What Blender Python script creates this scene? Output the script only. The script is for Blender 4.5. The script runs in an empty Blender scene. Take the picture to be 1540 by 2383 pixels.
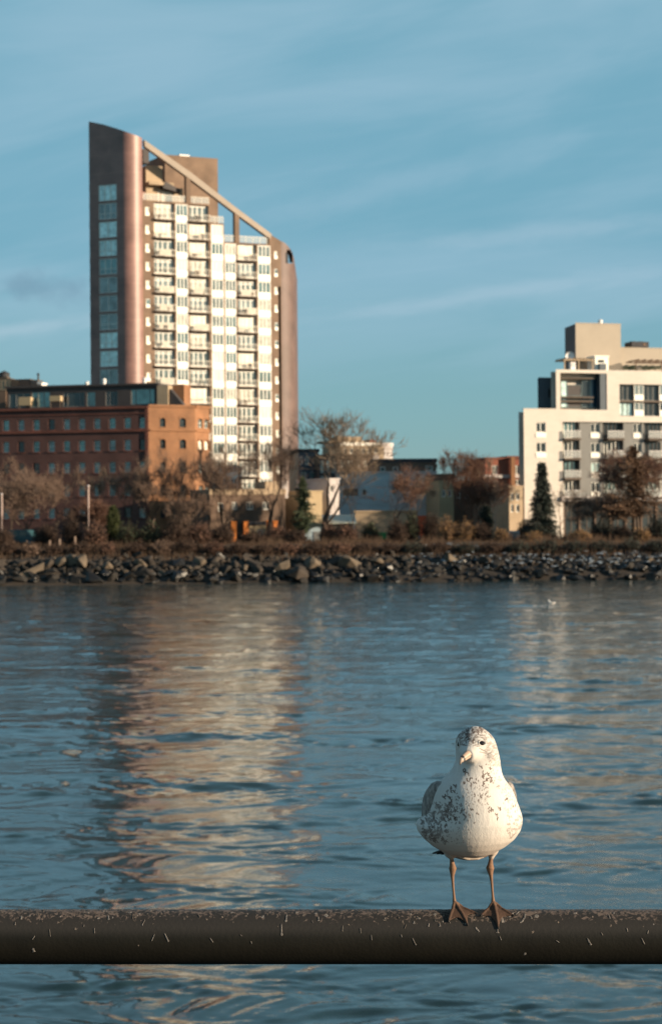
import bpy, bmesh, math, random
import numpy as np
from mathutils import Vector, Matrix
from mathutils.bvhtree import BVHTree
R = math.radians
random.seed(7)
scene = bpy.context.scene
COL = scene.collection
# ------------------------------------------------------------------ camera
F = 4965.0            # focal length in pixels of a 1540 x 2383 picture
ZC = 6.3              # eye height above the water
PITCH = math.atan((1230-1191.5)/F)
ROLL = R(0.5)
def ray(px, py):
    ix, iy = (px-770)/F, (1191.5-py)/F
    X = ix*math.cos(ROLL)+iy*math.sin(ROLL)
    Z = -ix*math.sin(ROLL)+iy*math.cos(ROLL)
    return (X, math.cos(PITCH)-Z*math.sin(PITCH), math.sin(PITCH)+Z*math.cos(PITCH))
def at(px, py, Y):
    r = ray(px, py); t = Y/r[1]
    return Vector((r[0]*t, Y, ZC+r[2]*t))
def ground_at(px, py, z=0.0):
    r = ray(px, py); t = (z-ZC)/r[2]
    return Vector((r[0]*t, r[1]*t, z))
cam = bpy.data.cameras.new('camera'); camo = bpy.data.objects.new('camera', cam); COL.objects.link(camo)
camo.matrix_world = Matrix.Translation((0, 0, ZC)) @ Matrix.Rotation(math.pi/2+PITCH, 4, 'X') @ Matrix.Rotation(-ROLL, 4, 'Z')
cam.sensor_fit = 'VERTICAL'; cam.sensor_height = 36; cam.sensor_width = 24; cam.lens = F/2383*36
cam.clip_start = 0.1; cam.clip_end = 6000
cam.dof.use_dof = True; cam.dof.focus_distance = 3.74; cam.dof.aperture_fstop = 15
scene.camera = camo
# ------------------------------------------------------------------ object helpers
def tag(o, label=None, cat=None, group=None, kind=None):
    if label: o['label'] = label
    if cat: o['category'] = cat
    if group: o['group'] = group
    if kind: o['kind'] = kind
    return o
def empty(name, loc, label=None, cat=None, group=None):
    o = bpy.data.objects.new(name, None); COL.objects.link(o); o.location = loc; o.empty_display_size = 0.5
    return tag(o, label, cat, group)
def worldloc(o):
    v = Vector((0, 0, 0))
    while o is not None:
        v = v + o.location; o = o.parent
    return v
class MB:
    def __init__(s): s.v = []; s.f = []; s.m = []
    def add(s, vs, fs, mi=0):
        b = len(s.v); s.v += [tuple(v) for v in vs]
        for f in fs: s.f.append(tuple(b+i for i in f)); s.m.append(mi)
    def hexa(s, p, mi=0):      # p: 8 points, bottom ring 0-3 then top ring 4-7
        s.add(p, [(0, 3, 2, 1), (4, 5, 6, 7), (0, 1, 5, 4), (1, 2, 6, 5), (2, 3, 7, 6), (3, 0, 4, 7)], mi)
    def box(s, x0, x1, y0, y1, z0, z1, mi=0):
        s.hexa([(x0, y0, z0), (x1, y0, z0), (x1, y1, z0), (x0, y1, z0), (x0, y0, z1), (x1, y0, z1), (x1, y1, z1), (x0, y1, z1)], mi)
    def fbox(s, P, s0, s1, z0, z1, d0, d1, mi=0):   # box in the frame of a facade, d = outward
        s.hexa([P.pt(s0, d1, z0), P.pt(s1, d1, z0), P.pt(s1, d0, z0), P.pt(s0, d0, z0),
                P.pt(s0, d1, z1), P.pt(s1, d1, z1), P.pt(s1, d0, z1), P.pt(s0, d0, z1)], mi)
    def fpoly(s, P, pts, d0, d1, mi=0):             # prism: (s,z) outline counter-clockwise, from d0 (back) to d1 (front)
        n = len(pts)
        vs = [P.pt(a, d1, z) for a, z in pts]+[P.pt(a, d0, z) for a, z in pts]
        fs = [tuple(range(n)), tuple(range(2*n-1, n-1, -1))]+[(i, n+i, n+(i+1) % n, (i+1) % n) for i in range(n)]
        s.add(vs, fs, mi)
    def tube(s, pts, rad, n=6, mi=0, cap=True):
        pts = [Vector(p) for p in pts]; b = len(s.v); up = None
        for i, p in enumerate(pts):
            t = (pts[min(i+1, len(pts)-1)]-pts[max(i-1, 0)])
            t = t.normalized() if t.length > 1e-9 else Vector((0, 0, 1))
            if up is None: up = t.orthogonal().normalized()
            up = (up-t*up.dot(t)); up = up.normalized() if up.length > 1e-6 else t.orthogonal().normalized()
            w = t.cross(up); r = rad[i] if hasattr(rad, '__len__') else rad
            for k in range(n):
                a = 2*math.pi*k/n; s.v.append(tuple(p+up*(math.cos(a)*r)+w*(math.sin(a)*r)))
        for i in range(len(pts)-1):
            for k in range(n):
                s.f.append((b+i*n+k, b+i*n+(k+1) % n, b+(i+1)*n+(k+1) % n, b+(i+1)*n+k)); s.m.append(mi)
        if cap:
            s.f.append(tuple(b+k for k in range(n-1, -1, -1))); s.m.append(mi)
            e = b+(len(pts)-1)*n; s.f.append(tuple(e+k for k in range(n))); s.m.append(mi)
    def ball(s, c, r, nu=12, nv=8, mi=0, rot=None):
        c = Vector(c); r = r if hasattr(r, '__len__') else (r, r, r); vs = []
        for j in range(nv+1):
            th = math.pi*j/nv
            for i in range(nu):
                a = 2*math.pi*i/nu
                v = Vector((r[0]*math.sin(th)*math.cos(a), r[1]*math.sin(th)*math.sin(a), r[2]*math.cos(th)))
                if rot is not None: v = rot @ v
                vs.append(c+v)
        fs = [(j*nu+i, (j+1)*nu+i, (j+1)*nu+(i+1) % nu, j*nu+(i+1) % nu) for j in range(nv) for i in range(nu)]
        s.add(vs, fs, mi)
    def cyl(s, c, r, h, n=12, mi=0, r2=None):
        c = Vector(c); s.tube([c, c+Vector((0, 0, h))], [r, r if r2 is None else r2], n, mi)
    def build(s, name, mats, parent=None, loc=None, smooth=False):
        base = worldloc(parent) if parent else (Vector(loc) if loc is not None else Vector((0, 0, 0)))
        me = bpy.data.meshes.new(name)
        me.from_pydata([(v[0]-base[0], v[1]-base[1], v[2]-base[2]) for v in s.v], [], s.f)
        if not isinstance(mats, (list, tuple)): mats = [mats]
        for m in mats: me.materials.append(m)
        if len(mats) > 1: me.polygons.foreach_set('material_index', s.m)
        if smooth: me.polygons.foreach_set('use_smooth', [True]*len(me.polygons))
        me.update()
        o = bpy.data.objects.new(name, me); COL.objects.link(o)
        if parent: o.parent = parent
        else: o.location = base
        return o
class Facade:      # a vertical plane through picture column px0 at distance Y0, turned by b degrees (b>0: looks to the right)
    def __init__(s, px0, Y0, b, py0=1230, origin=None):
        s.o = Vector(origin) if origin is not None else at(px0, py0, Y0)
        s.b = R(b); s.t = Vector((math.cos(s.b), math.sin(s.b), 0)); s.n = Vector((math.sin(s.b), -math.cos(s.b), 0))
    def pt(s, a, d, z): return (s.o.x+s.t.x*a+s.n.x*d, s.o.y+s.t.y*a+s.n.y*d, z)
    def hit(s, px, py, d=0.0):
        r = ray(px, py); n = s.n
        T = (s.o.x*n.x+s.o.y*n.y+d)/(r[0]*n.x+r[1]*n.y)
        return ((r[0]*T-s.o.x)*s.t.x+(r[1]*T-s.o.y)*s.t.y, ZC+r[2]*T)
    def s(s_, px, py=1100, d=0.0): return s_.hit(px, py, d)[0]
    def z(s_, px, py, d=0.0): return s_.hit(px, py, d)[1]
    def rect(s_, x0, x1, y0, y1, d=0.0):    # picture box (y0 above y1) -> s0,s1,z0,z1
        ym = (y0+y1)/2; xm = (x0+x1)/2
        return s_.s(x0, ym, d), s_.s(x1, ym, d), s_.z(xm, y1, d), s_.z(xm, y0, d)
def wall(mb, P, s0, s1, z0, z1, ops, depth=0.3, mi=0, d=0.0):
    """flat wall with real openings and reveals; ops = (s0,s1,z0,z1[,depth])"""
    ss = sorted({s0, s1, *[min(max(v, s0), s1) for o in ops for v in o[:2]]})
    zs = sorted({z0, z1, *[min(max(v, z0), z1) for o in ops for v in o[2:4]]})
    for i in range(len(ss)-1):
        if ss[i+1]-ss[i] < 1e-5: continue
        sm = (ss[i]+ss[i+1])/2; run = None
        for j in range(len(zs)-1):
            zm = (zs[j]+zs[j+1])/2
            solid = not any(o[0] < sm < o[1] and o[2] < zm < o[3] for o in ops)
            if solid:
                if run is None: run = zs[j]
            if run is not None and (not solid or j == len(zs)-2):
                top = zs[j] if not solid else zs[j+1]
                mb.add([P.pt(ss[i], d, run), P.pt(ss[i+1], d, run), P.pt(ss[i+1], d, top), P.pt(ss[i], d, top)], [(0, 1, 2, 3)], mi)
                run = None
    for o in ops:
        dp = o[4] if len(o) > 4 else depth; a0, a1, b0, b1 = o[:4]
        q = [P.pt(a0, d, b0), P.pt(a1, d, b0), P.pt(a1, d, b1), P.pt(a0, d, b1), P.pt(a0, d-dp, b0), P.pt(a1, d-dp, b0), P.pt(a1, d-dp, b1), P.pt(a0, d-dp, b1)]
        mb.add(q, [(0, 1, 5, 4), (1, 2, 6, 5), (2, 3, 7, 6), (3, 0, 4, 7)], mi)
# ------------------------------------------------------------------ materials
def nodes(m): return m.node_tree.nodes, m.node_tree.links
def mat(name, col, rough=0.8, var=0.2, scale=1.0, detail=6, bump=0.0, bscale=20.0, metal=0.0, spec=0.5, stretch=(1, 1, 1), col2=None, coat=0.0):
    m = bpy.data.materials.new(name); m.use_nodes = True; N, L = nodes(m)
    b = N['Principled BSDF']; b.inputs['Roughness'].default_value = rough; b.inputs['Metallic'].default_value = metal
    b.inputs['Specular IOR Level'].default_value = spec; b.inputs['Coat Weight'].default_value = coat; b.inputs['Coat Roughness'].default_value = 0.15
    tc = N.new('ShaderNodeTexCoord'); mp = N.new('ShaderNodeMapping'); mp.inputs['Scale'].default_value = stretch
    L.new(tc.outputs['Object'], mp.inputs['Vector'])
    n = N.new('ShaderNodeTexNoise'); n.inputs['Scale'].default_value = scale; n.inputs['Detail'].default_value = detail; n.inputs['Roughness'].default_value = 0.62
    L.new(mp.outputs[0], n.inputs['Vector'])
    r = N.new('ShaderNodeValToRGB'); r.color_ramp.elements[0].position = 0.3; r.color_ramp.elements[1].position = 0.7
    c2 = col2 or tuple(min(1, c*(1+var)) for c in col)
    r.color_ramp.elements[0].color = (*[c*(1-var) for c in col], 1); r.color_ramp.elements[1].color = (*c2, 1)
    L.new(n.outputs['Fac'], r.inputs['Fac']); L.new(r.outputs['Color'], b.inputs['Base Color'])
    if bump:
        n2 = N.new('ShaderNodeTexNoise'); n2.inputs['Scale'].default_value = bscale; n2.inputs['Detail'].default_value = 5; L.new(mp.outputs[0], n2.inputs['Vector'])
        bp = N.new('ShaderNodeBump'); bp.inputs['Strength'].default_value = bump; bp.inputs['Distance'].default_value = 0.05
        L.new(n2.outputs['Fac'], bp.inputs['Height']); L.new(bp.outputs[0], b.inputs['Normal'])
    return m
def brick(name, c1, c2, mortar, rough=0.85, coat=0.0, w=0.24, h=0.08, band=0.0, bandh=2.9, vlo=.72, vhi=1.25):
    """brickwork laid along the wall: horizontal coordinate x+y, vertical z"""
    m = mat(name, c1, rough, coat=coat); N, L = nodes(m); b = N['Principled BSDF']
    tc = [n for n in N if n.type == 'TEX_COORD'][0]
    sep = N.new('ShaderNodeSeparateXYZ'); L.new(tc.outputs['Object'], sep.inputs[0])
    ad = N.new('ShaderNodeMath'); ad.operation = 'ADD'; L.new(sep.outputs[0], ad.inputs[0]); L.new(sep.outputs[1], ad.inputs[1])
    cb = N.new('ShaderNodeCombineXYZ'); L.new(ad.outputs[0], cb.inputs[0]); L.new(sep.outputs[2], cb.inputs[1])
    bt = N.new('ShaderNodeTexBrick'); L.new(cb.outputs[0], bt.inputs['Vector'])
    bt.inputs['Color1'].default_value = (*c1, 1); bt.inputs['Color2'].default_value = (*c2, 1); bt.inputs['Mortar'].default_value = (*mortar, 1)
    bt.inputs['Scale'].default_value = 1; bt.inputs['Brick Width'].default_value = w; bt.inputs['Row Height'].default_value = h; bt.inputs['Mortar Size'].default_value = 0.006
    n = N.new('ShaderNodeTexNoise'); n.inputs['Scale'].default_value = 0.35; n.inputs['Detail'].default_value = 8; L.new(tc.outputs['Object'], n.inputs['Vector'])
    mr = N.new('ShaderNodeMapRange'); mr.inputs[1].default_value = 0.3; mr.inputs[2].default_value = 0.7; mr.inputs[3].default_value = vlo; mr.inputs[4].default_value = vhi
    L.new(n.outputs['Fac'], mr.inputs[0])
    mx = N.new('ShaderNodeMix'); mx.data_type = 'RGBA'; mx.blend_type = 'MULTIPLY'; mx.inputs[0].default_value = 1
    L.new(bt.outputs['Color'], mx.inputs[6]); L.new(mr.outputs[0], mx.inputs[7])
    out = mx.outputs[2]
    if band:
        dv = N.new('ShaderNodeMath'); dv.operation = 'DIVIDE'; dv.inputs[1].default_value = bandh; L.new(sep.outputs[2], dv.inputs[0])
        fr = N.new('ShaderNodeMath'); fr.operation = 'FRACT'; L.new(dv.outputs[0], fr.inputs[0])
        lt = N.new('ShaderNodeMath'); lt.operation = 'LESS_THAN'; lt.inputs[1].default_value = 0.08; L.new(fr.outputs[0], lt.inputs[0])
        ml = N.new('ShaderNodeMath'); ml.operation = 'MULTIPLY'; ml.inputs[1].default_value = band; L.new(lt.outputs[0], ml.inputs[0])
        m2 = N.new('ShaderNodeMix'); m2.data_type = 'RGBA'; L.new(ml.outputs[0], m2.inputs[0]); L.new(out, m2.inputs[6]); m2.inputs[7].default_value = (*[c*1.7 for c in c2], 1)
        out = m2.outputs[2]
    L.new(out, b.inputs['Base Color'])
    return m
def glass(name, col, rough=0.12, metal=0.35, var=0.35, scale=0.7):
    return mat(name, col, rough, var, scale, detail=2, metal=metal, spec=0.8)
M = {}
M['plum'] = brick('plum glazed brick', (0.195, 0.098, 0.082), (0.235, 0.12, 0.10), (0.20, 0.14, 0.12), rough=0.5, coat=0.3, band=0.15)
M['plum'].node_tree.nodes['Principled BSDF'].inputs['Metallic'].default_value = 0.05; M['plum'].node_tree.nodes['Principled BSDF'].inputs['Coat Roughness'].default_value = 0.5
M['tan_brick'] = brick('brown brick', (0.155, 0.098, 0.066), (0.185, 0.118, 0.078), (0.17, 0.13, 0.095))
M['red_brick'] = brick('red brick', (0.080, 0.032, 0.027), (0.104, 0.042, 0.034), (0.105, 0.068, 0.058))  # darker than the corner brick; grazing shade partly put into the colour
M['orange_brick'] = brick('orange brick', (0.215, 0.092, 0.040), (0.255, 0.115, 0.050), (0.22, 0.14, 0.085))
M['dark_brick'] = brick('dark red brick', (0.13, 0.035, 0.024), (0.17, 0.05, 0.03), (0.15, 0.09, 0.07))
M['white_panel'] = mat('white metal panel', (0.86, 0.82, 0.74), 0.3, 0.04, 0.5)
M['white_frame'] = mat('white window frame', (0.72, 0.7, 0.64), 0.4, 0.05, 2)
M['curtain'] = mat('pale curtain behind glass', (0.78, 0.72, 0.60), 0.15, 0.22, 1.2, detail=3, spec=0.8, stretch=(3, 3, .4))
M['glass_teal'] = glass('teal window glass', (0.16, 0.25, 0.25), 0.12, 0.45)
M['glass_dark'] = glass('dark window glass', (0.035, 0.045, 0.05), 0.12, 0.25)
M['glass_grey'] = glass('grey window glass', (0.2, 0.24, 0.24), 0.2, 0.45)
M['slab'] = mat('dark balcony slab edge', (0.09, 0.068, 0.053), 0.8, 0.2)
M['concrete'] = mat('pale concrete', (0.36, 0.31, 0.25), 0.85, 0.12, 0.6, bump=0.2)
M['beam'] = mat('beige metal beam', (0.26, 0.21, 0.165), 0.6, 0.1, 0.6)
M['rail_metal'] = mat('light balcony railing', (0.55, 0.5, 0.42), 0.4, 0.1, 2)
M['charcoal'] = mat('charcoal cladding', (0.045, 0.038, 0.038), 0.7, 0.2, 0.8)
M['slate'] = mat('blue grey cladding', (0.05, 0.07, 0.09), 0.6, 0.12, 0.5)
M['cream'] = brick('cream panel wall', (0.52, 0.47, 0.415), (0.545, 0.495, 0.44), (0.44, 0.39, 0.33), w=1.2, h=0.4, rough=0.7, vlo=.93, vhi=1.05)
M['grey_wall'] = mat('grey stucco', (0.18, 0.178, 0.17), 0.85, 0.08, 0.5)  # darkened so the sunlit bays carry recess shade in their colour
M['tan_wall'] = mat('tan stucco', (0.36, 0.27, 0.18), 0.85, 0.15, 0.4, bump=0.2)
M['brown_wall'] = mat('brown stucco', (0.13, 0.085, 0.06), 0.9, 0.3, 0.3)
M['pale_blue'] = mat('pale blue and wall shade', (0.38, 0.46, 0.49), 0.8, 0.15, 0.25)  # the wall's bluish shade is put into this colour; the tent shares it
M['whitewash'] = mat('dirty white wall', (0.46, 0.42, 0.41), 0.85, 0.18, 0.3)
M['yellow_wall'] = mat('pale yellow wall', (0.38, 0.29, 0.175), 0.85, 0.12, 0.3)
M['roof_dark'] = mat('dark roof', (0.03, 0.03, 0.035), 0.8, 0.3)
M['roof_pale'] = mat('pale metal roof', (0.4, 0.4, 0.32), 0.5, 0.1, 1)
M['snow'] = mat('snow', (0.75, 0.78, 0.85), 0.7, 0.05, 3)
M['orange'] = mat('orange paint', (0.55, 0.16, 0.02), 0.6, 0.25, 1.5)
M['redorange'] = mat('orange red paint', (0.5, 0.08, 0.025), 0.6, 0.25, 1.5)
M['green'] = mat('green plastic', (0.06, 0.28, 0.08), 0.5, 0.2, 3)
M['white'] = mat('white paint', (0.7, 0.68, 0.66), 0.5, 0.08, 2)
M['steel'] = mat('galvanised steel', (0.42, 0.4, 0.4), 0.45, 0.1, 2, metal=0.4)
M['tealpaint'] = mat('dark teal paint', (0.02, 0.06, 0.07), 0.4, 0.3, 2)
M['black'] = mat('black rubber', (0.015, 0.015, 0.015), 0.6, 0.2)
M['bark'] = mat('grey brown bark', (0.075, 0.052, 0.038), 0.9, 0.35, 6)
M['bark_pale'] = mat('pale bark', (0.30, 0.21, 0.16), 0.9, 0.3, 4)
M['twig'] = mat('bare brown twigs', (0.165, 0.108, 0.078), 0.9, 0.3, 1)
M['twig_pale'] = mat('pale bare twigs', (0.20, 0.145, 0.10), 0.9, 0.3, 1)
M['twig_red'] = mat('reddish twigs', (0.14, 0.072, 0.048), 0.9, 0.3, 1)
M['brush'] = mat('brown brush', (0.052, 0.030, 0.020), 0.95, 0.45, 0.5)
M['brush_gold'] = mat('golden dry brush', (0.22, 0.125, 0.05), 0.95, 0.4, 0.6)
M['drygrass'] = mat('dry grass', (0.085, 0.050, 0.030), 0.95, 0.4, 0.5)
M['needles'] = mat('dark green needles', (0.035, 0.05, 0.022), 0.8, 0.5, 1.5)
M['needles_blue'] = mat('blackish green needles', (0.022, 0.032, 0.024), 0.8, 0.5, 1.5)
M['needles_brown'] = mat('bronze brown needles', (0.105, 0.056, 0.030), 0.85, 0.5, 0.9)
M['cypress'] = mat('olive green foliage', (0.045, 0.055, 0.014), 0.85, 0.4, 2)
SKY_TINT=(1.0,1.0,1.0); CLOUD_COL=(2.9,4.1,5.0); SKY_STR=0.075; EXPOSURE=0.93; WATER_BUMP=0.009; CHOP=0.22
SKY_GRAD=[(0.0,(.165,.278,.288)),(1.0,(.035,.08,.15)),(0.045,(.126,.284,.335)),(0.12,(.106,.278,.375)),(0.24,(.128,.300,.385)),(0.55,(.075,.165,.205))]
# ------------------------------------------------------------------ light
SUN_AZ, SUN_EL = R(70), R(11.5)     # azimuth: to the right of straight behind the camera
sd = Vector((math.sin(SUN_AZ)*math.cos(SUN_EL), -math.cos(SUN_AZ)*math.cos(SUN_EL), math.sin(SUN_EL)))
sl = bpy.data.lights.new('sun', 'SUN'); sl.energy = 5.0; sl.angle = R(0.5); sl.color = (1.0, 0.80, 0.57)
so = bpy.data.objects.new('sun', sl); COL.objects.link(so); so.rotation_euler = sd.to_track_quat('Z', 'Y').to_euler()
so.location = (60, -60, 60)
w = bpy.data.worlds.new('World'); scene.world = w; w.use_nodes = True
N, L = w.node_tree.nodes, w.node_tree.links
bg = N['Background']
sky = N.new('ShaderNodeTexSky'); sky.sky_type = 'NISHITA'; sky.sun_disc = False; sky.sun_elevation = SUN_EL
sky.sun_rotation = math.atan2(sd.x, sd.y); sky.air_density = 1.0; sky.dust_density = 0.6; sky.ozone_density = 2.0; sky.altitude = 10
tint = N.new('ShaderNodeMix'); tint.data_type = 'RGBA'; tint.blend_type = 'MULTIPLY'; tint.inputs[0].default_value = 1
L.new(sky.outputs[0], tint.inputs[6]); tint.inputs[7].default_value = (*SKY_TINT, 1)
tc = N.new('ShaderNodeTexCoord')
sep0 = N.new('ShaderNodeSeparateXYZ'); L.new(tc.outputs['Generated'], sep0.inputs[0])
grad = N.new('ShaderNodeValToRGB'); L.new(sep0.outputs[2], grad.inputs['Fac']); er = grad.color_ramp
for i, (p, c) in enumerate(SKY_GRAD):
    e = er.elements[i] if i < 2 else er.elements.new(p)
    e.position = p; e.color = (*c, 1)
gs = N.new('ShaderNodeMix'); gs.data_type = 'RGBA'; gs.blend_type = 'MULTIPLY'; gs.inputs[0].default_value = 1; L.new(grad.outputs[0], gs.inputs[6]); gs.inputs[7].default_value = (10, 10, 10, 1)
gm = N.new('ShaderNodeMix'); gm.data_type = 'RGBA'; gm.inputs[0].default_value = 0.8; L.new(tint.outputs[2], gm.inputs[6]); L.new(gs.outputs[2], gm.inputs[7])
# thin cirrus: noise on the sky dome seen as a flat layer, streaks running left to right and slightly up
sep = N.new('ShaderNodeSeparateXYZ'); L.new(tc.outputs['Generated'], sep.inputs[0])
az = N.new('ShaderNodeMath'); az.operation = 'ARCTAN2'; L.new(sep.outputs[0], az.inputs[0]); L.new(sep.outputs[1], az.inputs[1])
cb = N.new('ShaderNodeCombineXYZ'); L.new(az.outputs[0], cb.inputs[0]); L.new(sep.outputs[2], cb.inputs[1])
def cloud(rot, scl, scale, lo, hi, seed, dist=0.6):
    mp = N.new('ShaderNodeMapping'); mp.vector_type = 'TEXTURE'; mp.inputs['Rotation'].default_value = (0, 0, rot); mp.inputs['Scale'].default_value = scl
    mp.inputs['Location'].default_value = seed; L.new(cb.outputs[0], mp.inputs[0])
    n = N.new('ShaderNodeTexNoise'); n.inputs['Scale'].default_value = scale; n.inputs['Detail'].default_value = 7; n.inputs['Roughness'].default_value = 0.5; n.inputs['Distortion'].default_value = dist
    L.new(mp.outputs[0], n.inputs['Vector'])
    r = N.new('ShaderNodeMapRange'); r.interpolation_type = 'SMOOTHSTEP'; r.inputs[1].default_value = lo; r.inputs[2].default_value = hi
    L.new(n.outputs['Fac'], r.inputs[0]); return r.outputs[0]
c1 = cloud(R(11), (1.0, 0.22, 1), 4.6, 0.36, 0.70, (0.31, 0.13, 0))
c2 = cloud(R(7), (1.0, 0.07, 1), 9.0, 0.45, 0.75, (1.7, 0.4, 0.2), 0.9)
mxx = N.new('ShaderNodeMath'); mxx.operation = 'MULTIPLY'; L.new(c1, mxx.inputs[0]); mxx.inputs[1].default_value = 0.40
ad = N.new('ShaderNodeMath'); ad.operation = 'MULTIPLY_ADD'; L.new(c2, ad.inputs[0]); ad.inputs[1].default_value = 0.05; L.new(mxx.outputs[0], ad.inputs[2])
# a clear band low over the houses
lowf = N.new('ShaderNodeMapRange'); lowf.interpolation_type = 'SMOOTHSTEP'; lowf.inputs[1].default_value = 0.035; lowf.inputs[2].default_value = 0.115
L.new(sep.outputs[2], lowf.inputs[0])
cl = N.new('ShaderNodeMath'); cl.operation = 'MULTIPLY'; L.new(ad.outputs[0], cl.inputs[0]); L.new(lowf.outputs[0], cl.inputs[1])
cm = N.new('ShaderNodeMix'); cm.data_type = 'RGBA'; L.new(cl.outputs[0], cm.inputs[0]); L.new(gm.outputs[2], cm.inputs[6]); cm.inputs[7].default_value = (*CLOUD_COL, 1)
# one small grey cloud low on the left
vd = N.new('ShaderNodeVectorMath'); vd.operation = 'SUBTRACT'; L.new(cb.outputs[0], vd.inputs[0]); vd.inputs[1].default_value = (-0.140, 0.113, 0)
vsn = N.new('ShaderNodeVectorMath'); vsn.operation = 'MULTIPLY'; L.new(vd.outputs[0], vsn.inputs[0]); vsn.inputs[1].default_value = (1/.034, 1/.0085, 0)
vl = N.new('ShaderNodeVectorMath'); vl.operation = 'LENGTH'; L.new(vsn.outputs[0], vl.inputs[0])
nz = N.new('ShaderNodeTexNoise'); nz.inputs['Scale'].default_value = 55; nz.inputs['Detail'].default_value = 5; L.new(cb.outputs[0], nz.inputs['Vector'])
sm_ = N.new('ShaderNodeMath'); sm_.operation = 'MULTIPLY_ADD'; L.new(nz.outputs['Fac'], sm_.inputs[0]); sm_.inputs[1].default_value = 2.6; L.new(vl.outputs['Value'], sm_.inputs[2])
gr_ = N.new('ShaderNodeMapRange'); gr_.interpolation_type = 'SMOOTHSTEP'; gr_.inputs[1].default_value = 2.5; gr_.inputs[2].default_value = 1.2; gr_.inputs[3].default_value = 0; gr_.inputs[4].default_value = .5; L.new(sm_.outputs[0], gr_.inputs[0])
c5 = N.new('ShaderNodeMix'); c5.data_type = 'RGBA'; L.new(gr_.outputs[0], c5.inputs[0]); L.new(cm.outputs[2], c5.inputs[6]); c5.inputs[7].default_value = (1.15, 2.0, 2.75, 1)
last = c5.outputs[2]
def band(az_, z_, hl, ht, tilt, amt, col):      # a long pale cloud band
    mp = N.new('ShaderNodeMapping'); mp.vector_type = 'TEXTURE'; mp.inputs['Location'].default_value = (az_, z_, 0); mp.inputs['Rotation'].default_value = (0, 0, tilt); mp.inputs['Scale'].default_value = (hl, ht, 1)
    L.new(cb.outputs[0], mp.inputs[0])
    n = N.new('ShaderNodeTexNoise'); n.inputs['Scale'].default_value = 1.6; n.inputs['Detail'].default_value = 5; n.inputs['Roughness'].default_value = .55
    m2 = N.new('ShaderNodeMapping'); m2.inputs['Scale'].default_value = (2.2, .55, 1); L.new(mp.outputs[0], m2.inputs[0]); L.new(m2.outputs[0], n.inputs['Vector'])
    ln = N.new('ShaderNodeVectorMath'); ln.operation = 'LENGTH'; L.new(mp.outputs[0], ln.inputs[0])
    s_ = N.new('ShaderNodeMath'); s_.operation = 'MULTIPLY_ADD'; L.new(n.outputs['Fac'], s_.inputs[0]); s_.inputs[1].default_value = 1.5; L.new(ln.outputs['Value'], s_.inputs[2])
    r_ = N.new('ShaderNodeMapRange'); r_.interpolation_type = 'SMOOTHSTEP'; r_.inputs[1].default_value = 1.95; r_.inputs[2].default_value = .7; r_.inputs[3].default_value = 0; r_.inputs[4].default_value = amt; L.new(s_.outputs[0], r_.inputs[0])
    q = N.new('ShaderNodeMix'); q.data_type = 'RGBA'; L.new(r_.outputs[0], q.inputs[0]); L.new(last, q.inputs[6]); q.inputs[7].default_value = (*col, 1); return q.outputs[2]
last = band(0.075, 0.108, 0.11, 0.0055, R(6.5), .34, (3.3, 4.3, 5.1))
last = band(0.10, 0.136, 0.09, 0.006, R(3), .26, (3.2, 4.2, 5.0))
last = band(-0.15, 0.092, 0.07, 0.0045, R(8), .4, (3.3, 4.3, 5.0))
last = band(0.03, 0.158, 0.10, 0.010, R(12), .22, (3.0, 4.1, 5.0))
L.new(last, bg.inputs['Color']); bg.inputs['Strength'].default_value = SKY_STR
vs = scene.view_settings; vs.view_transform = 'Standard'; vs.look = 'None'; vs.exposure = EXPOSURE; vs.gamma = 1; vs.use_curve_mapping = False
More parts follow.
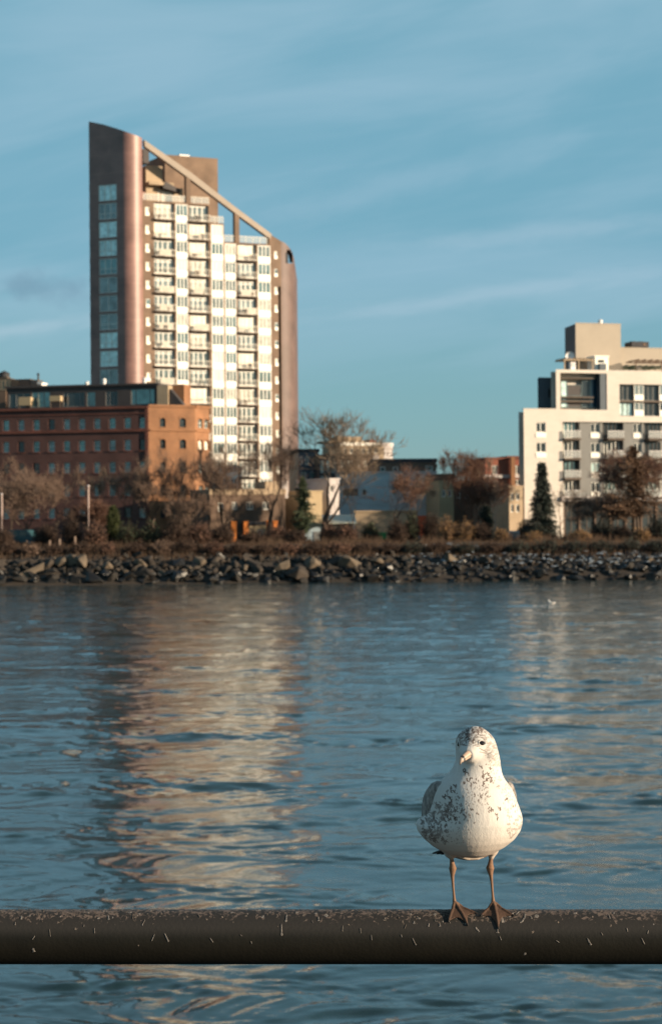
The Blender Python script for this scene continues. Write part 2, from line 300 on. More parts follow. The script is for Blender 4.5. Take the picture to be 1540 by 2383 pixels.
# ------------------------------------------------------------------ water
def make_water():
    rng = np.random.default_rng(3)
    ys = [2.0]
    while ys[-1] < 275: ys.append(ys[-1]*1.0027)
    ys = np.array(ys); nu = 620
    u = np.linspace(-1, 1, nu); fan = np.where(np.abs(u) < .86, u/.86*.2, np.sign(u)*(.2+((np.abs(u)-.86)/.14)**2.2*3.0))
    Y = np.repeat(ys[:, None], nu, 1); X = Y*fan[None, :]+np.sign(fan)[None, :]*np.maximum(0, np.abs(fan)-.2)[None, :]*30
    sp = Y*0.0027
    H = np.zeros_like(Y)
    # slow patches of rough and calm water
    def lowf(seed, lx, ly):
        r2 = np.random.default_rng(seed); a = np.zeros_like(Y)
        for _ in range(9):
            a += np.sin(X*2*np.pi/(lx*r2.uniform(.6, 1.8))+Y*2*np.pi/(ly*r2.uniform(.6, 1.8))*r2.choice([-1, 1])+r2.uniform(0, 6.3))
        return a/3
    patch = (0.72+0.38*np.tanh(lowf(5, 40, 13)*1.1))*(1+.55*np.tanh(1.5*lowf(21, 9, 4)))
    Xw = X+0.35*lowf(9, 6, 4); Yw = Y+0.3*lowf(11, 7, 3)
    grp = [np.clip(.62+.62*np.maximum(0, lowf(31+i, lx, ly)), 0, 1.5) for i, (lx, ly) in enumerate(((8, 6), (5, 4), (3, 3)))]
    for lam, ncount, slope in ((11., 8, .009), (6.0, 14, .022), (3.0, 24, .028), (1.5, 40, .052), (0.8, 56, .084), (0.42, 60, .090), (0.24, 50, .055)):
        for _ in range(ncount):
            l = lam*rng.uniform(.7, 1.4); th = rng.normal(0.06, .62)+(np.pi if rng.random() < .3 else 0)
            k = 2*np.pi/l; amp = slope*np.sqrt(2/ncount)/k
            att = np.clip((l/sp-1.8)/2.2, 0, 1)
            ph = k*(np.sin(th)*Xw+np.cos(th)*Yw)+rng.uniform(0, 6.3)
            H += amp*att*patch*(grp[0] if lam in (1.5, 3.0) else grp[1] if lam == .8 else grp[2] if lam < .5 else 1)*(np.sin(ph)+.28*np.sin(2*ph+1.57)+.1*np.sin(3*ph+3.1))
    H *= .7+.3*np.clip((Y-24)/28, 0, 1)
    H *= np.where(np.abs(fan)[None, :] > .5, 0.3, 1.0)
    ny = len(ys); co = np.stack([X, Y, H], -1).reshape(-1, 3)
    i = np.arange(ny-1)[:, None]*nu+np.arange(nu-1)[None, :]
    q = np.stack([i, i+1, i+nu+1, i+nu], -1).reshape(-1, 4)
    me = bpy.data.meshes.new('water'); me.vertices.add(len(co)); me.vertices.foreach_set('co', co.ravel())
    me.loops.add(q.size); me.loops.foreach_set('vertex_index', q.ravel()); me.polygons.add(len(q))
    me.polygons.foreach_set('loop_start', np.arange(0, q.size, 4)); me.polygons.foreach_set('loop_total', np.full(len(q), 4))
    me.update(calc_edges=True)
    fa = me.attributes.new('chop', 'FLOAT', 'POINT'); fa.data.foreach_set('value', np.clip((sp-.12)/.40, 0, 1).astype(np.float32).ravel()); me.polygons.foreach_set('use_smooth', np.ones(len(q), bool))
    m = bpy.data.materials.new('river water'); m.use_nodes = True; N, L = nodes(m); b = N['Principled BSDF']
    b.inputs['Base Color'].default_value = (0.012, 0.029, 0.032, 1); b.inputs['Roughness'].default_value = 0.03; b.inputs['IOR'].default_value = 1.333
    g = N.new('ShaderNodeNewGeometry'); mp = N.new('ShaderNodeMapping'); mp.inputs['Scale'].default_value = (1, 2.3, 1); L.new(g.outputs['Position'], mp.inputs[0])
    n1 = N.new('ShaderNodeTexNoise'); n1.inputs['Scale'].default_value = 3.2; n1.inputs['Detail'].default_value = 3; n1.inputs['Roughness'].default_value = .6; n1.inputs['Distortion'].default_value = 0.7
    L.new(mp.outputs[0], n1.inputs['Vector'])
    n3 = N.new('ShaderNodeTexNoise'); n3.inputs['Scale'].default_value = 0.035; n3.inputs['Detail'].default_value = 3; L.new(mp.outputs[0], n3.inputs['Vector'])
    mr = N.new('ShaderNodeMapRange'); mr.inputs[1].default_value = .35; mr.inputs[2].default_value = .65; mr.inputs[3].default_value = 0.45; mr.inputs[4].default_value = 1.0; L.new(n3.outputs['Fac'], mr.inputs[0])
    bp = N.new('ShaderNodeBump'); bp.inputs['Distance'].default_value = WATER_BUMP; L.new(mr.outputs[0], bp.inputs['Strength'])
    L.new(n1.outputs['Fac'], bp.inputs['Height'])
    n4 = N.new('ShaderNodeTexNoise'); n4.inputs['Scale'].default_value = 0.75; n4.inputs['Detail'].default_value = 4; n4.inputs['Roughness'].default_value = .62; n4.inputs['Distortion'].default_value = 0.5; L.new(mp.outputs[0], n4.inputs['Vector'])
    fa_ = N.new('ShaderNodeAttribute'); fa_.attribute_name = 'chop'; b2 = N.new('ShaderNodeBump'); b2.inputs['Distance'].default_value = CHOP
    n5 = N.new('ShaderNodeTexNoise'); n5.inputs['Scale'].default_value = 0.2; n5.inputs['Detail'].default_value = 5; n5.inputs['Roughness'].default_value = .7; L.new(g.outputs['Position'], n5.inputs['Vector'])
    r5 = N.new('ShaderNodeMapRange'); r5.inputs[1].default_value = .38; r5.inputs[2].default_value = .62; r5.inputs[3].default_value = 0.12; r5.inputs[4].default_value = 1.0; L.new(n5.outputs['Fac'], r5.inputs[0])
    m5 = N.new('ShaderNodeMath'); m5.operation = 'MULTIPLY'; L.new(fa_.outputs['Fac'], m5.inputs[0]); L.new(r5.outputs[0], m5.inputs[1]); L.new(m5.outputs[0], b2.inputs['Strength'])
    L.new(n4.outputs['Fac'], b2.inputs['Height']); L.new(bp.outputs[0], b2.inputs['Normal']); L.new(b2.outputs[0], b.inputs['Normal'])
    me.materials.append(m)
    o = bpy.data.objects.new('water', me); COL.objects.link(o); tag(o, kind='structure')
make_water()
# ------------------------------------------------------------------ far bank and ground
def bank_h(x, y, ys):    # height of the far bank, ys = distance of the waterline at x
    t = y-ys
    if t < -3: return -1.5
    if t < 0: return -1.5+0.5*(t+3)
    if t < 5: return 2.5*(t/5)**0.9
    if t < 14: return 2.5+1.9*(t-5)/9
    return min(4.6, 4.4+(t-14)*0.02)
def shore(x):            # waterline distance, nearly square to the view
    return 249.0+0.02*x
def make_ground():
    mb = MB(); nx = 150; xs = [-130+260*i/nx for i in range(nx+1)]
    ts = [-3, -1.5, 0, .8, 1.6, 2.4, 3.2, 4, 5, 6.5, 8, 10, 12, 14, 18, 25, 40, 70, 120, 250, 600, 1500, 3500]
    rnd = random.Random(2)
    for t in ts:
        for x in xs:
            k = 1 if t < 100 else 1+t/120
            y = shore(x)+t
            mb.v.append((x*k, y, bank_h(x, y, shore(x))+(rnd.uniform(-.15, .15) if -1 < t < 16 else 0)))
    n = nx+1
    for j in range(len(ts)-1):
        for i in range(nx): mb.f.append((j*n+i, j*n+i+1, (j+1)*n+i+1, (j+1)*n+i)); mb.m.append(0)
    m = mat('bank soil', (0.030, 0.022, 0.016), 0.95, 0.5, 0.25, bump=0.5, bscale=3)
    o = mb.build('ground', m); tag(o, kind='structure')
make_ground()
# quay the camera stands on, behind and below the rail
def make_quay():
    mb = MB(); mb.box(-14, 14, -9, 3.9, 3.9, 4.55); mb.box(-14, 14, 3.55, 3.9, 0.2-1.5, 3.899)
    o = mb.build('promenade', mat('promenade concrete', (0.09, 0.085, 0.08), 0.9, 0.2, 1.5, bump=0.3)); tag(o, kind='structure')
make_quay()
# ------------------------------------------------------------------ hand rail
YR = 3.78
pc = at(770, 2180, YR); RR = 0.0478
def rail_axis(x):     # the pipe is level across the picture, so it follows the camera's slight roll
    return pc+Vector((x-pc.x, 0, -(x-pc.x)*math.tan(ROLL)))
def on_rail(x, phi, h=0.0):    # phi: 0 = top, 90 deg = towards the camera
    c = rail_axis(x); return Vector((x, c.y-(RR+h)*math.sin(phi), c.z+(RR+h)*math.cos(phi)))
def px_rail(px, py):  # point of the pipe surface seen at a picture position -> x, phi
    cc = max(-1, min(1, (2180-py)/62.5)); psi = math.acos(cc)
    return at(px, 2180, YR-0.03).x, psi-R(10.8)
def make_rail():
    root = empty('handrail', pc, 'thick dark brown pipe rail splashed with droppings, under the gull', 'railing')
    m = mat('weathered brown rail paint', (0.009, 0.008, 0.0055), 0.55, 0.25, 14, bump=0.05, bscale=160, spec=0.2)
    N, L = nodes(m); b = N['Principled BSDF']; old = b.inputs['Base Color'].links[0].from_socket
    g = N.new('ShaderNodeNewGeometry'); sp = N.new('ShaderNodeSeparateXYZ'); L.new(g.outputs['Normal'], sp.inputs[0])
    tc = [n for n in N if n.type == 'TEX_COORD'][0]
    n = N.new('ShaderNodeTexNoise'); n.inputs['Scale'].default_value = 95; n.inputs['Detail'].default_value = 6; n.inputs['Roughness'].default_value = .7; n.inputs['Distortion'].default_value = 1.0; L.new(tc.outputs['Object'], n.inputs['Vector'])
    nb = N.new('ShaderNodeTexNoise'); nb.inputs['Scale'].default_value = 6; nb.inputs['Detail'].default_value = 3; L.new(tc.outputs['Object'], nb.inputs['Vector'])
    mr = N.new('ShaderNodeMapRange'); mr.inputs[1].default_value = 0.35; mr.inputs[2].default_value = 1.0; mr.inputs[3].default_value = 0.76; mr.inputs[4].default_value = 0.46; L.new(sp.outputs[2], mr.inputs[0])
    m3 = N.new('ShaderNodeMath'); m3.operation = 'MULTIPLY_ADD'; L.new(nb.outputs['Fac'], m3.inputs[0]); m3.inputs[1].default_value = 0.22; L.new(n.outputs['Fac'], m3.inputs[2])
    m4 = N.new('ShaderNodeMath'); m4.operation = 'SUBTRACT'; L.new(m3.outputs[0], m4.inputs[0]); m4.inputs[1].default_value = 0.11
    sb = N.new('ShaderNodeMath'); sb.operation = 'SUBTRACT'; L.new(m4.outputs[0], sb.inputs[0]); L.new(mr.outputs[0], sb.inputs[1])
    ss = N.new('ShaderNodeMapRange'); ss.inputs[1].default_value = 0; ss.inputs[2].default_value = 0.06; L.new(sb.outputs[0], ss.inputs[0])
    mx = N.new('ShaderNodeMix'); mx.data_type = 'RGBA'; L.new(ss.outputs[0], mx.inputs[0])
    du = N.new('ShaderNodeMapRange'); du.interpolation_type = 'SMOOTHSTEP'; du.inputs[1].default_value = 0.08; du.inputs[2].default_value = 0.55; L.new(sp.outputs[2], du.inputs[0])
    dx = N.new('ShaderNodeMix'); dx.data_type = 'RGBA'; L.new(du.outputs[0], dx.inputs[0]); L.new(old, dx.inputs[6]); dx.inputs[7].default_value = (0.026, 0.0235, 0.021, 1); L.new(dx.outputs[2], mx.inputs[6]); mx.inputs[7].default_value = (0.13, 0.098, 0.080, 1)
    L.new(mx.outputs[2], b.inputs['Base Color'])
    dm = mat('dried droppings', (0.16, 0.14, 0.125), 0.8, 0.35, 120, bump=.4, bscale=300)
    dm2 = mat('old brown droppings', (0.10, 0.078, 0.062), 0.85, 0.4, 120, bump=.4, bscale=300)
    mb = MB(); n = 64; nx = 12
    for i in range(nx+1):
        x = -3.4+6.8*i/nx
        for k in range(n): mb.v.append(tuple(on_rail(x, 2*math.pi*k/n)))
    for i in range(nx):
        for k in range(n): mb.f.append((i*n+k, (i+1)*n+k, (i+1)*n+(k+1) % n, i*n+(k+1) % n)); mb.m.append(0)
    rnd = random.Random(11)
    def streak(x, ph, length, width, tilt, bulb=1.0, mi=1, curve=0.0):
        ns = 12; vs = []; sk = rnd.uniform(.6, 1.2)
        for i in range(ns+1):
            t = i/ns; s = t*length; w_ = width*(0.25+0.3*math.sin(t*3.1)*sk)*(1-t*.35)+width*bulb*0.55*math.exp(-((t-.9)/.09)**2)
            if i == 0 or i == ns: w_ *= 0.12
            w_ *= rnd.uniform(.75, 1.2)
            cx = x+s*math.sin(tilt)+curve*s*s/length; cp = ph+s*math.cos(tilt)/RR
            for sgn in (-1, 1): vs.append(on_rail(cx+sgn*w_*math.cos(tilt), cp-sgn*w_*math.sin(tilt)/RR, 0.0007 if 0 < i < ns else 0.0001))
            vs.append(on_rail(cx, cp, 0.0011 if 0 < i < ns else 0.0002))
        fs = []
        for i in range(ns):
            a = i*3; b = a+3
            fs += [(a, b, b+2, a+2), (a+2, b+2, b+1, a+1)]
        mb.add(vs, fs, mi)
    def flake(x, ph, r, mi, squash=1.0):
        k = rnd.randint(6, 9); a0 = rnd.random()*6; vs = [on_rail(x, ph, 0.0006)]
        for i in range(k):
            a = a0+2*math.pi*i/k; q = r*rnd.uniform(.5, 1.3)
            vs.append(on_rail(x+q*math.cos(a), ph+q*math.sin(a)/RR*squash, 0.0002))
        mb.add(vs, [(0, i+1, (i+1) % k+1) for i in range(k)], mi)
    for px, py, L_, w_, tl, bl, cv in [   # streaks seen in the photograph (picture position of the start)
            (1168, 2135, .026, .0042, 0, .7, .0), (1212, 2122, .030, .0036, -.5, .8, -.1), (1222, 2128, .046, .0038, .15, .9, -.55), (1197, 2124, .036, .0040, -.35, .6, -.2),
            (1156, 2160, .019, .0026, 0, 1.6, 0), (1160, 2178, .016, .0016, .35, .5, 0), (1105, 2158, .020, .0034, .45, .4, .2),
            (50, 2133, .018, .0032, .1, .8, 0), (252, 2132, .022, .0026, .15, 1.1, 0), (385, 2172, .034, .0022, .45, 1.2, 0), (362, 2174, .027, .0016, -.4, .6, 0), (222, 2160, .020, .0016, .1, .5, 0),
            (490, 2182, .020, .0014, .6, .5, 0), (668, 2130, .036, .0026, -.1, 1.5, 0), (741, 2135, .020, .0024, .05, 1.6, 0), (655, 2150, .045, .0020, .05, 1.4, 0), (80, 2205, .016, .0048, .3, .8, 0), (85, 2178, .016, .0018, -.6, .3, 0),
            (963, 2145, .012, .0028, 0, 1.0, 0), (998, 2150, .014, .0024, -.3, 1.0, 0), (1022, 2150, .013, .0022, .1, 1.0, 0), (932, 2175, .010, .0016, .3, .6, 0), (1235, 2134, .012, .0025, .2, .9, 0),
            (958, 2182, .030, .0015, .45, 1.0, 0), (838, 2160, .020, .0012, .1, .6, 0), (863, 2175, .020, .0015, .1, .8, 0), (1362, 2182, .030, .0024, .5, .9, 0), (1395, 2170, .012, .0013, .5, .6, 0), (1488, 2182, .026, .0013, .45, .5, 0), (1455, 2160, .014, .0016, .2, .6, 0),
            (1290, 2188, .014, .0014, 1.0, .5, 0), (1505, 2165, .014, .0018, -.3, .6, 0), (1430, 2125, .012, .003, 0, .9, 0), (560, 2175, .009, .001, .9, .3, 0), (585, 2190, .010, .0014, .3, .4, 0)]:
        x, ph = px_rail(px, py); streak(x, ph, L_*.5, w_*1.1, tl, bl, 1, cv)
    for px, py, r in [(1219, 2218, .0034), (1249, 2133, .0045), (1340, 2127, .004), (980, 2120, .005), (1170, 2145, .003), (1085, 2150, .003), (1062, 2139, .0025), (1030, 2146, .002), (600, 2120, .005), (612, 2135, .004), (540, 2125, .003), (300, 2125, .004), (690, 2125, .003), (735, 2128, .004), (760, 2132, .004)]:
        x, ph = px_rail(px, py); flake(x, ph, r, 1)
    for i in range(36):       # smaller splashes all along
        x = rnd.uniform(-1.3, 1.3); ph = R(rnd.triangular(-10, 85, 25))
        streak(x, ph, rnd.uniform(.003, .015), rnd.choice((.0007, .0011, .0016, .003)), rnd.gauss(0, .45), rnd.uniform(.3, 1.5), rnd.choice((1, 2, 2)))
    for i in range(2400):
        ph = R(abs(rnd.gauss(0, 24))-12); x = rnd.uniform(-1.4, 1.4)
        if math.sin(x*9+1.3*math.sin(x*23)) < -.2 and rnd.random() < .65: continue
        flake(x, ph, rnd.uniform(.0005, .0028), 2 if rnd.random() < .8 else 1, rnd.uniform(.6, 1.4))
    o = mb.build('pipe', [m, dm, dm2], root, smooth=False)
    sm = [p.material_index == 0 for p in o.data.polygons]; o.data.polygons.foreach_set('use_smooth', sm)
    for x in (-2.3, 2.3):      # posts of the railing, beyond the picture's sides
        c = rail_axis(x); mp = MB(); mp.cyl((x, c.y, 4.551), 0.09, 0.02, 20); mp.cyl((x, c.y, 4.571), 0.035, c.z-RR*0.9-4.571, 20)
        mp.build('post', m, root, smooth=False)
make_rail()
# ------------------------------------------------------------------ gull
GS = 0.2140*YR/F          # metres per unit of the gull drawing
gx = at(1110, 2117, YR).x; gc = rail_axis(gx); GO = Vector((gx, gc.y, gc.z+RR))
def g(zx, zy, y=0.0): return Vector(((zx-780)*GS, y, (2093-zy)*GS))      # gull-local metres
def eval_mesh(o):
    dg = bpy.context.evaluated_depsgraph_get(); return bpy.data.meshes.new_from_object(o.evaluated_get(dg))
def remesh(mb, voxel, smooth_it, fac=0.5, name='tmp'):
    o = mb.build(name, M['white']); md = o.modifiers.new('r', 'REMESH'); md.mode = 'VOXEL'; md.voxel_size = voxel; md.use_smooth_shade = True
    if smooth_it: s_ = o.modifiers.new('s', 'SMOOTH'); s_.factor = fac; s_.iterations = smooth_it
    bpy.context.view_layer.update(); me = eval_mesh(o); bpy.data.objects.remove(o); return me
def mesh_to_mb(me):
    mb = MB(); n = len(me.vertices); a = np.empty(n*3); me.vertices.foreach_get('co', a)
    mb.v = [tuple(v) for v in a.reshape(-1, 3).tolist()]; mb.f = [tuple(p.vertices) for p in me.polygons]; mb.m = [0]*len(mb.f); return mb
def loft(mb, rows, n=56, expo=2.0):
    """rows: (zy, xl, xr, yfront, yback)"""
    b = len(mb.v)
    for zy, xl, xr, yf, yb in rows:
        cx, rx, cy, ry = (xl+xr)/2, (xr-xl)/2, (yf+yb)/2, (yb-yf)/2
        for k in range(n):
            a = 2*math.pi*k/n; c, s = math.cos(a), math.sin(a)
            cc = math.copysign(abs(c)**(2/expo), c); s2 = math.copysign(abs(s)**(2/expo), s)
            y = cy+ry*s2
            mb.v.append(tuple(g(cx+rx*cc-max(0, y)*500, zy, y)))
    m = len(rows)
    for i in range(m-1):
        for k in range(n): mb.f.append((b+i*n+k, b+i*n+(k+1) % n, b+(i+1)*n+(k+1) % n, b+(i+1)*n+k)); mb.m.append(0)
    mb.f.append(tuple(b+k for k in range(n-1, -1, -1))); mb.m.append(0)
    mb.f.append(tuple(b+(m-1)*n+k for k in range(n))); mb.m.append(0)
def make_gull():
    root_label = 'speckled young gull standing on the dark pipe rail, head turned to the left'
    mb = MB()
    loft(mb, [(1530, 660, 830, -.004, .030), (1512, 560, 900, -.020, .050), (1480, 430, 985, -.036, .080), (1420, 318, 1110, -.050, .105), (1340, 226, 1215, -.062, .125), (1260, 165, 1278, -.070, .140),
              (1180, 152, 1303, -.076, .145), (1130, 200, 1303, -.079, .142), (1070, 248, 1290, -.080, .136), (1000, 268, 1262, -.080, .125), (900, 296, 1220, -.078, .105), (820, 322, 1186, -.074, .090), (750, 355, 1150, -.068, .072),
              (690, 398, 1098, -.060, .058), (640, 450, 1070, -.052, .045), (590, 500, 1056, -.046, .040), (530, 535, 1047, -.042, .037), (470, 560, 1042, -.041, .037), (410, 565, 1032, -.042, .038),
              (350, 560, 1016, -.043, .038), (290, 556, 1000, -.043, .037), (235, 566, 978, -.040, .034), (190, 592, 945, -.035, .030), (150, 635, 900, -.028, .024), (120, 690, 860, -.018, .014), (102, 745, 810, -.007, .004)])
    # rump drawn out to the tail
    mb.tube([g(740, 1250, .06), g(690, 1370, .13), g(630, 1500, .19), g(590, 1580, .225)], [.060, .050, .032, .014], 20)
    d = Vector((-.62, -.70, -.34)).normalized()               # the way the head looks
    hc = g(800, 325, 0.0); bb = g(672, 388, -.050)
    mb.tube([hc, hc.lerp(bb, .5), hc.lerp(bb, .8), bb], [.033, .027, .0185, .0105], 20)
    mb.ball(g(760, 430, -.020), (.024, .024, .018), 16, 12)   # chin
    mb.ball(g(900, 400, -.012), (.020, .028, .022), 16, 12)   # cheek
    mb.ball(g(505, 1455, .014), (.014, .022, .016), 16, 12); mb.ball(g(945, 1440, .014), (.012, .020, .015), 16, 12)   # thighs
    body = remesh(mb, .0022, 9, .5)
    mb = mesh_to_mb(body)
    # feathered shins, bare legs and webbed feet join the same surface
    legs = []
    for sgn, hip, pts in ((-1, (505, 1470), [(508, 1500, .0078), (507, 1535, .0046), (510, 1560, .0036), (516, 1610, .0048), (520, 1650, .0070), (517, 1690, .0052), (515, 1730, .0034), (518, 1790, .0026), (524, 1880, .0022), (530, 1960, .0025), (534, 2010, .0036), (536, 2040, .0046)]),
                          (1, (955, 1460), [(955, 1480, .0090), (944, 1520, .0058), (936, 1560, .0036), (930, 1610, .0050), (926, 1650, .0074), (928, 1690, .0054), (934, 1730, .0036), (940, 1790, .0026), (946, 1880, .0022), (951, 1960, .0025), (954, 2010, .0036), (956, 2040, .0046)])):
        ymid = .010
        mb.tube([g(hip[0], hip[1], .018)]+[g(a, b, ymid-.006*i/11) for i, (a, b, r) in enumerate(pts)], [.012]+[r for a, b, r in pts], 12)
    def surf(x, u, h):            # point above the pipe; u = forward of its axis
        ph = math.asin(max(-1, min(1, u/RR))); p = on_rail(GO.x+x, ph, h); return p-GO
    for ax, toes in ((536, [(452, .036), (662, .040), (768, .020)]), (956, [(800, .026), (986, .043), (1166, .026)])):
        x0 = (ax-780)*GS; ends = [((zx-780)*GS, u) for zx, u in toes]; lines = []
        for (x1, u1) in ends:
            P = []
            for i in range(9):
                t = i/8; h = .0018+.0105*(1-t)**2.2+.0022*math.sin(t*math.pi*2.5)**2*(1-t)
                P.append(surf(x0+(x1-x0)*t, .002+(u1-.002)*t, h))
            lines.append(P); mb.tube(P, [.0042, .0036, .0031, .0028, .0029, .0026, .0028, .0023, .0016], 10)
        back = [surf(x0, .002, .008), surf(x0+.001, -.010, .006)]; mb.tube(back, [.003, .0012], 8)
        for a, b in ((0, 1), (1, 2)):      # webs, with a hollow front edge
            A, B = lines[a], lines[b]; nA = 8; grid = []
            for i in range(9):
                t = i/8; row = []
                for k in range(7):
                    s = k/6; sag = 1-0.22*math.sin(s*math.pi)*t
                    tt = t*sag*0.97; j = min(7, int(tt*8)); f = tt*8-j
                    pa = A[j].lerp(A[j+1], f); pb = B[j].lerp(B[j+1], f); p = pa.lerp(pb, s)
                    c = rail_axis(GO.x+p.x)-GO; rad = Vector((0, p.y-c.y, p.z-c.z)); h = max(rad.length, RR+.0012) if t > .3 else rad.length
                    rad = rad.normalized()*max(h, RR+.0012); row.append(Vector((p.x, c.y+rad.y, c.z+rad.z)))
                grid.append(row)
            vs = []; fs = []
            for off in (0.0009, -0.0009):
                for row in grid:
                    for p in row:
                        c = rail_axis(GO.x+p.x)-GO; rad = Vector((0, p.y-c.y, p.z-c.z)).normalized(); vs.append(p+rad*off)
            for i in range(8):
                for k in range(6):
                    q = (i*7+k, i*7+k+1, (i+1)*7+k+1, (i+1)*7+k); fs.append(q); fs.append(tuple(63+v for v in reversed(q)))
            for i in range(8):
                for k in (0, 6):
                    q = (i*7+k, (i+1)*7+k, 63+(i+1)*7+k, 63+i*7+k); fs.append(q if k == 0 else q[::-1])
            for k in range(6):
                for i in (0, 8):
                    q = (i*7+k, i*7+k+1, 63+i*7+k+1, 63+i*7+k); fs.append(q if i == 8 else q[::-1])
            mb.add(vs, fs)
    me = remesh(mb, .0009, 3, .4)
    # -------- plumage pattern kept as colour attributes (r: brown marks, g: bare leg skin, b: claws)
    n = len(me.vertices); co = np.empty(n*3, np.float32); me.vertices.foreach_get('co', co); co = co.reshape(-1, 3)
    no = np.empty(n*3, np.float32); me.vertices.foreach_get('normal', no); no = no.reshape(-1, 3)
    rng = np.random.default_rng(5)
    disp = np.zeros(n, np.float32)
    zx = co[:, 0]/GS+780; zy = 2093-co[:, 2]/GS
    # feather tufts: small downward running ridges
    bodymask = np.clip((1470-zy)/60, 0, 1)
    for _ in range(46):
        l = rng.uniform(.004, .013); kx = 2*np.pi/l; kz = kx*rng.uniform(.05, .3); p = rng.uniform(0, 6.3)
        disp += (l/.009)*np.sin(co[:, 0]*kx*rng.uniform(.6, 1)+co[:, 1]*kx*rng.uniform(-.7, .7)+co[:, 2]*kz*rng.choice([-1, 1])+p)
    co += no*(disp*0.000005*bodymask)[:, None]
    me.vertices.foreach_set('co', co.ravel())
    marks = np.zeros(n, np.float32); front = no[:, 1] < .35
    fi = np.where(front & (zy < 1480))[0]; fx, fz = zx[fi], zy[fi]
    def stroke(x0, z0, x1, z1, wdt, val=1.0, bend=0.0):
        mx_, mz_ = (x0+x1)/2+bend*(z1-z0), (z0+z1)/2-bend*(x1-x0)
        near = np.where((np.abs(fx-mx_) < 75) & (np.abs(fz-mz_) < 75))[0]
        if len(near) == 0: return
        ax, az_ = fx[near], fz[near]; dmin = np.full(len(near), 1e9)
        for (a, b, c, d_) in ((x0, z0, mx_, mz_), (mx_, mz_, x1, z1)):
            vx, vz = c-a, d_-b; L2 = vx*vx+vz*vz+1e-6; t = np.clip(((ax-a)*vx+(az_-b)*vz)/L2, 0, 1)
            dmin = np.minimum(dmin, np.hypot(ax-a-vx*t, az_-b-vz*t))
        v = np.clip((wdt-dmin)/(wdt*.45), 0, 1)*val
        np.maximum.at(marks, fi[near], v.astype(np.float32))
    rs = random.Random(21)
    def clump(x, z, size, cnt=3, val=1.0, wd=6.5):
        for _ in range(cnt):
            a = rs.uniform(.6, 2.6); l = size*rs.uniform(.5, 1.0); ox, oz = rs.uniform(-1, 1)*size*.7, rs.uniform(-1, 1)*size*.7
            stroke(x+ox-math.cos(a)*l/2, z+oz-math.sin(a)*l/2, x+ox+math.cos(a)*l/2, z+oz+math.sin(a)*l/2, wd*rs.uniform(.8, 1.4), val*rs.uniform(.75, 1), rs.uniform(-.5, .5))
    for x, z, s, c in [(660, 590, 52, 4), (690, 625, 40, 3), (855, 590, 40, 4), (845, 630, 30, 3), (905, 620, 42, 4), (915, 665, 34, 3), (770, 650, 24, 2), (740, 665, 22, 2), (835, 690, 30, 3), (715, 700, 24, 2), (640, 680, 30, 2), (525, 700, 28, 3), (500, 720, 22, 2), (740, 790, 20, 2), (815, 800, 20, 2), (870, 800, 26, 3), (765, 850, 18, 2),
                       (515, 770, 34, 4), (470, 850, 34, 4), (420, 830, 26, 3), (560, 830, 24, 2), (460, 890, 30, 3), (905, 935, 34, 4), (890, 970, 24, 2), (990, 950, 34, 4), (965, 1010, 30, 3), (700, 950, 22, 2), (755, 985, 18, 2), (530, 950, 34, 4), (600, 965, 26, 3), (440, 970, 30, 3), (450, 1040, 34, 4), (530, 1045, 34, 4), (620, 1010, 26, 3),
                       (720, 1090, 18, 1), (1090, 840, 26, 2), (1170, 960, 26, 2), (930, 540, 22, 2), (875, 495, 18, 1), (820, 520, 24, 2), (975, 1040, 24, 2)]:
        clump(x, z, s, c)
    for _ in range(150):       # dark flank, picture left
        z = rs.uniform(900, 1330); x = rs.uniform(170, 430) if z > 1000 else rs.uniform(300, 520)
        clump(x, z, 26, 2, rs.uniform(.6, 1), 7)
    for _ in range(60):        # fainter flank, picture right
        clump(rs.uniform(1090, 1290), rs.uniform(980, 1290), 22, 2, .6, 5.5)
    for _ in range(60): clump(rs.uniform(1040, 1230), rs.uniform(720, 1000), 18, 1, .45, 5.5)
    for _ in range(60): clump(rs.uniform(450, 700), rs.uniform(760, 1100), 15, 1, .8, 6)
    for _ in range(60): clump(rs.uniform(640, 900), rs.uniform(700, 900), 11, 1, .7, 5)
    for _ in range(70): clump(rs.uniform(300, 700), rs.uniform(1130, 1330), 12, 1, .5, 4.5)
    for _ in range(30): clump(rs.uniform(860, 1040), rs.uniform(520, 760), 13, 1, .6, 5)
    # head: rows of short streaks over crown, nape and cheeks
    for _ in range(520):
        z = rs.uniform(105, 420); x = rs.uniform(560, 1010)
        if 560 < x < 860 and z > 285: continue
        if (x-835)**2+(z-285)**2 < 48**2: continue
        if x > 850 and z > 395 and rs.random() < .5: continue
        a = math.atan2(z-300, x-800)+math.pi/2+rs.uniform(-.35, .35) if z < 260 else rs.uniform(-.6, .5)
        l = rs.uniform(14, 34); v = rs.uniform(.4, .8) if z < 240 or x < 660 else rs.uniform(.3, .6)
        stroke(x-math.cos(a)*l/2, z-math.sin(a)*l/2, x+math.cos(a)*l/2, z+math.sin(a)*l/2, rs.uniform(4, 7), v, rs.uniform(-.2, .2))
    for _ in range(70): clump(rs.uniform(900, 1040), rs.uniform(400, 520), 14, 1, .5, 5)
    for x, z in [(680, 215), (705, 165), (660, 160), (690, 130), (830, 130), (800, 150), (750, 140), (720, 235), (610, 200)]: clump(x, z, 26, 3, 1.0, 8)
    for a, b, c, d_ in [(800, 255, 830, 250), (772, 290, 800, 292), (868, 262, 900, 268), (800, 312, 860, 345), (820, 330, 880, 352), (880, 372, 800, 350)]: stroke(a, b, c, d_, 7, .6)
    # nape, back and sides seen from behind: coarse mottling
    bk = np.where(~front & (zy < 1400))[0]
    mot = np.sin(co[bk, 0]*520+3*np.sin(co[bk, 2]*300))*np.sin(co[bk, 2]*430+2*np.sin(co[bk, 0]*310+co[bk, 1]*240))
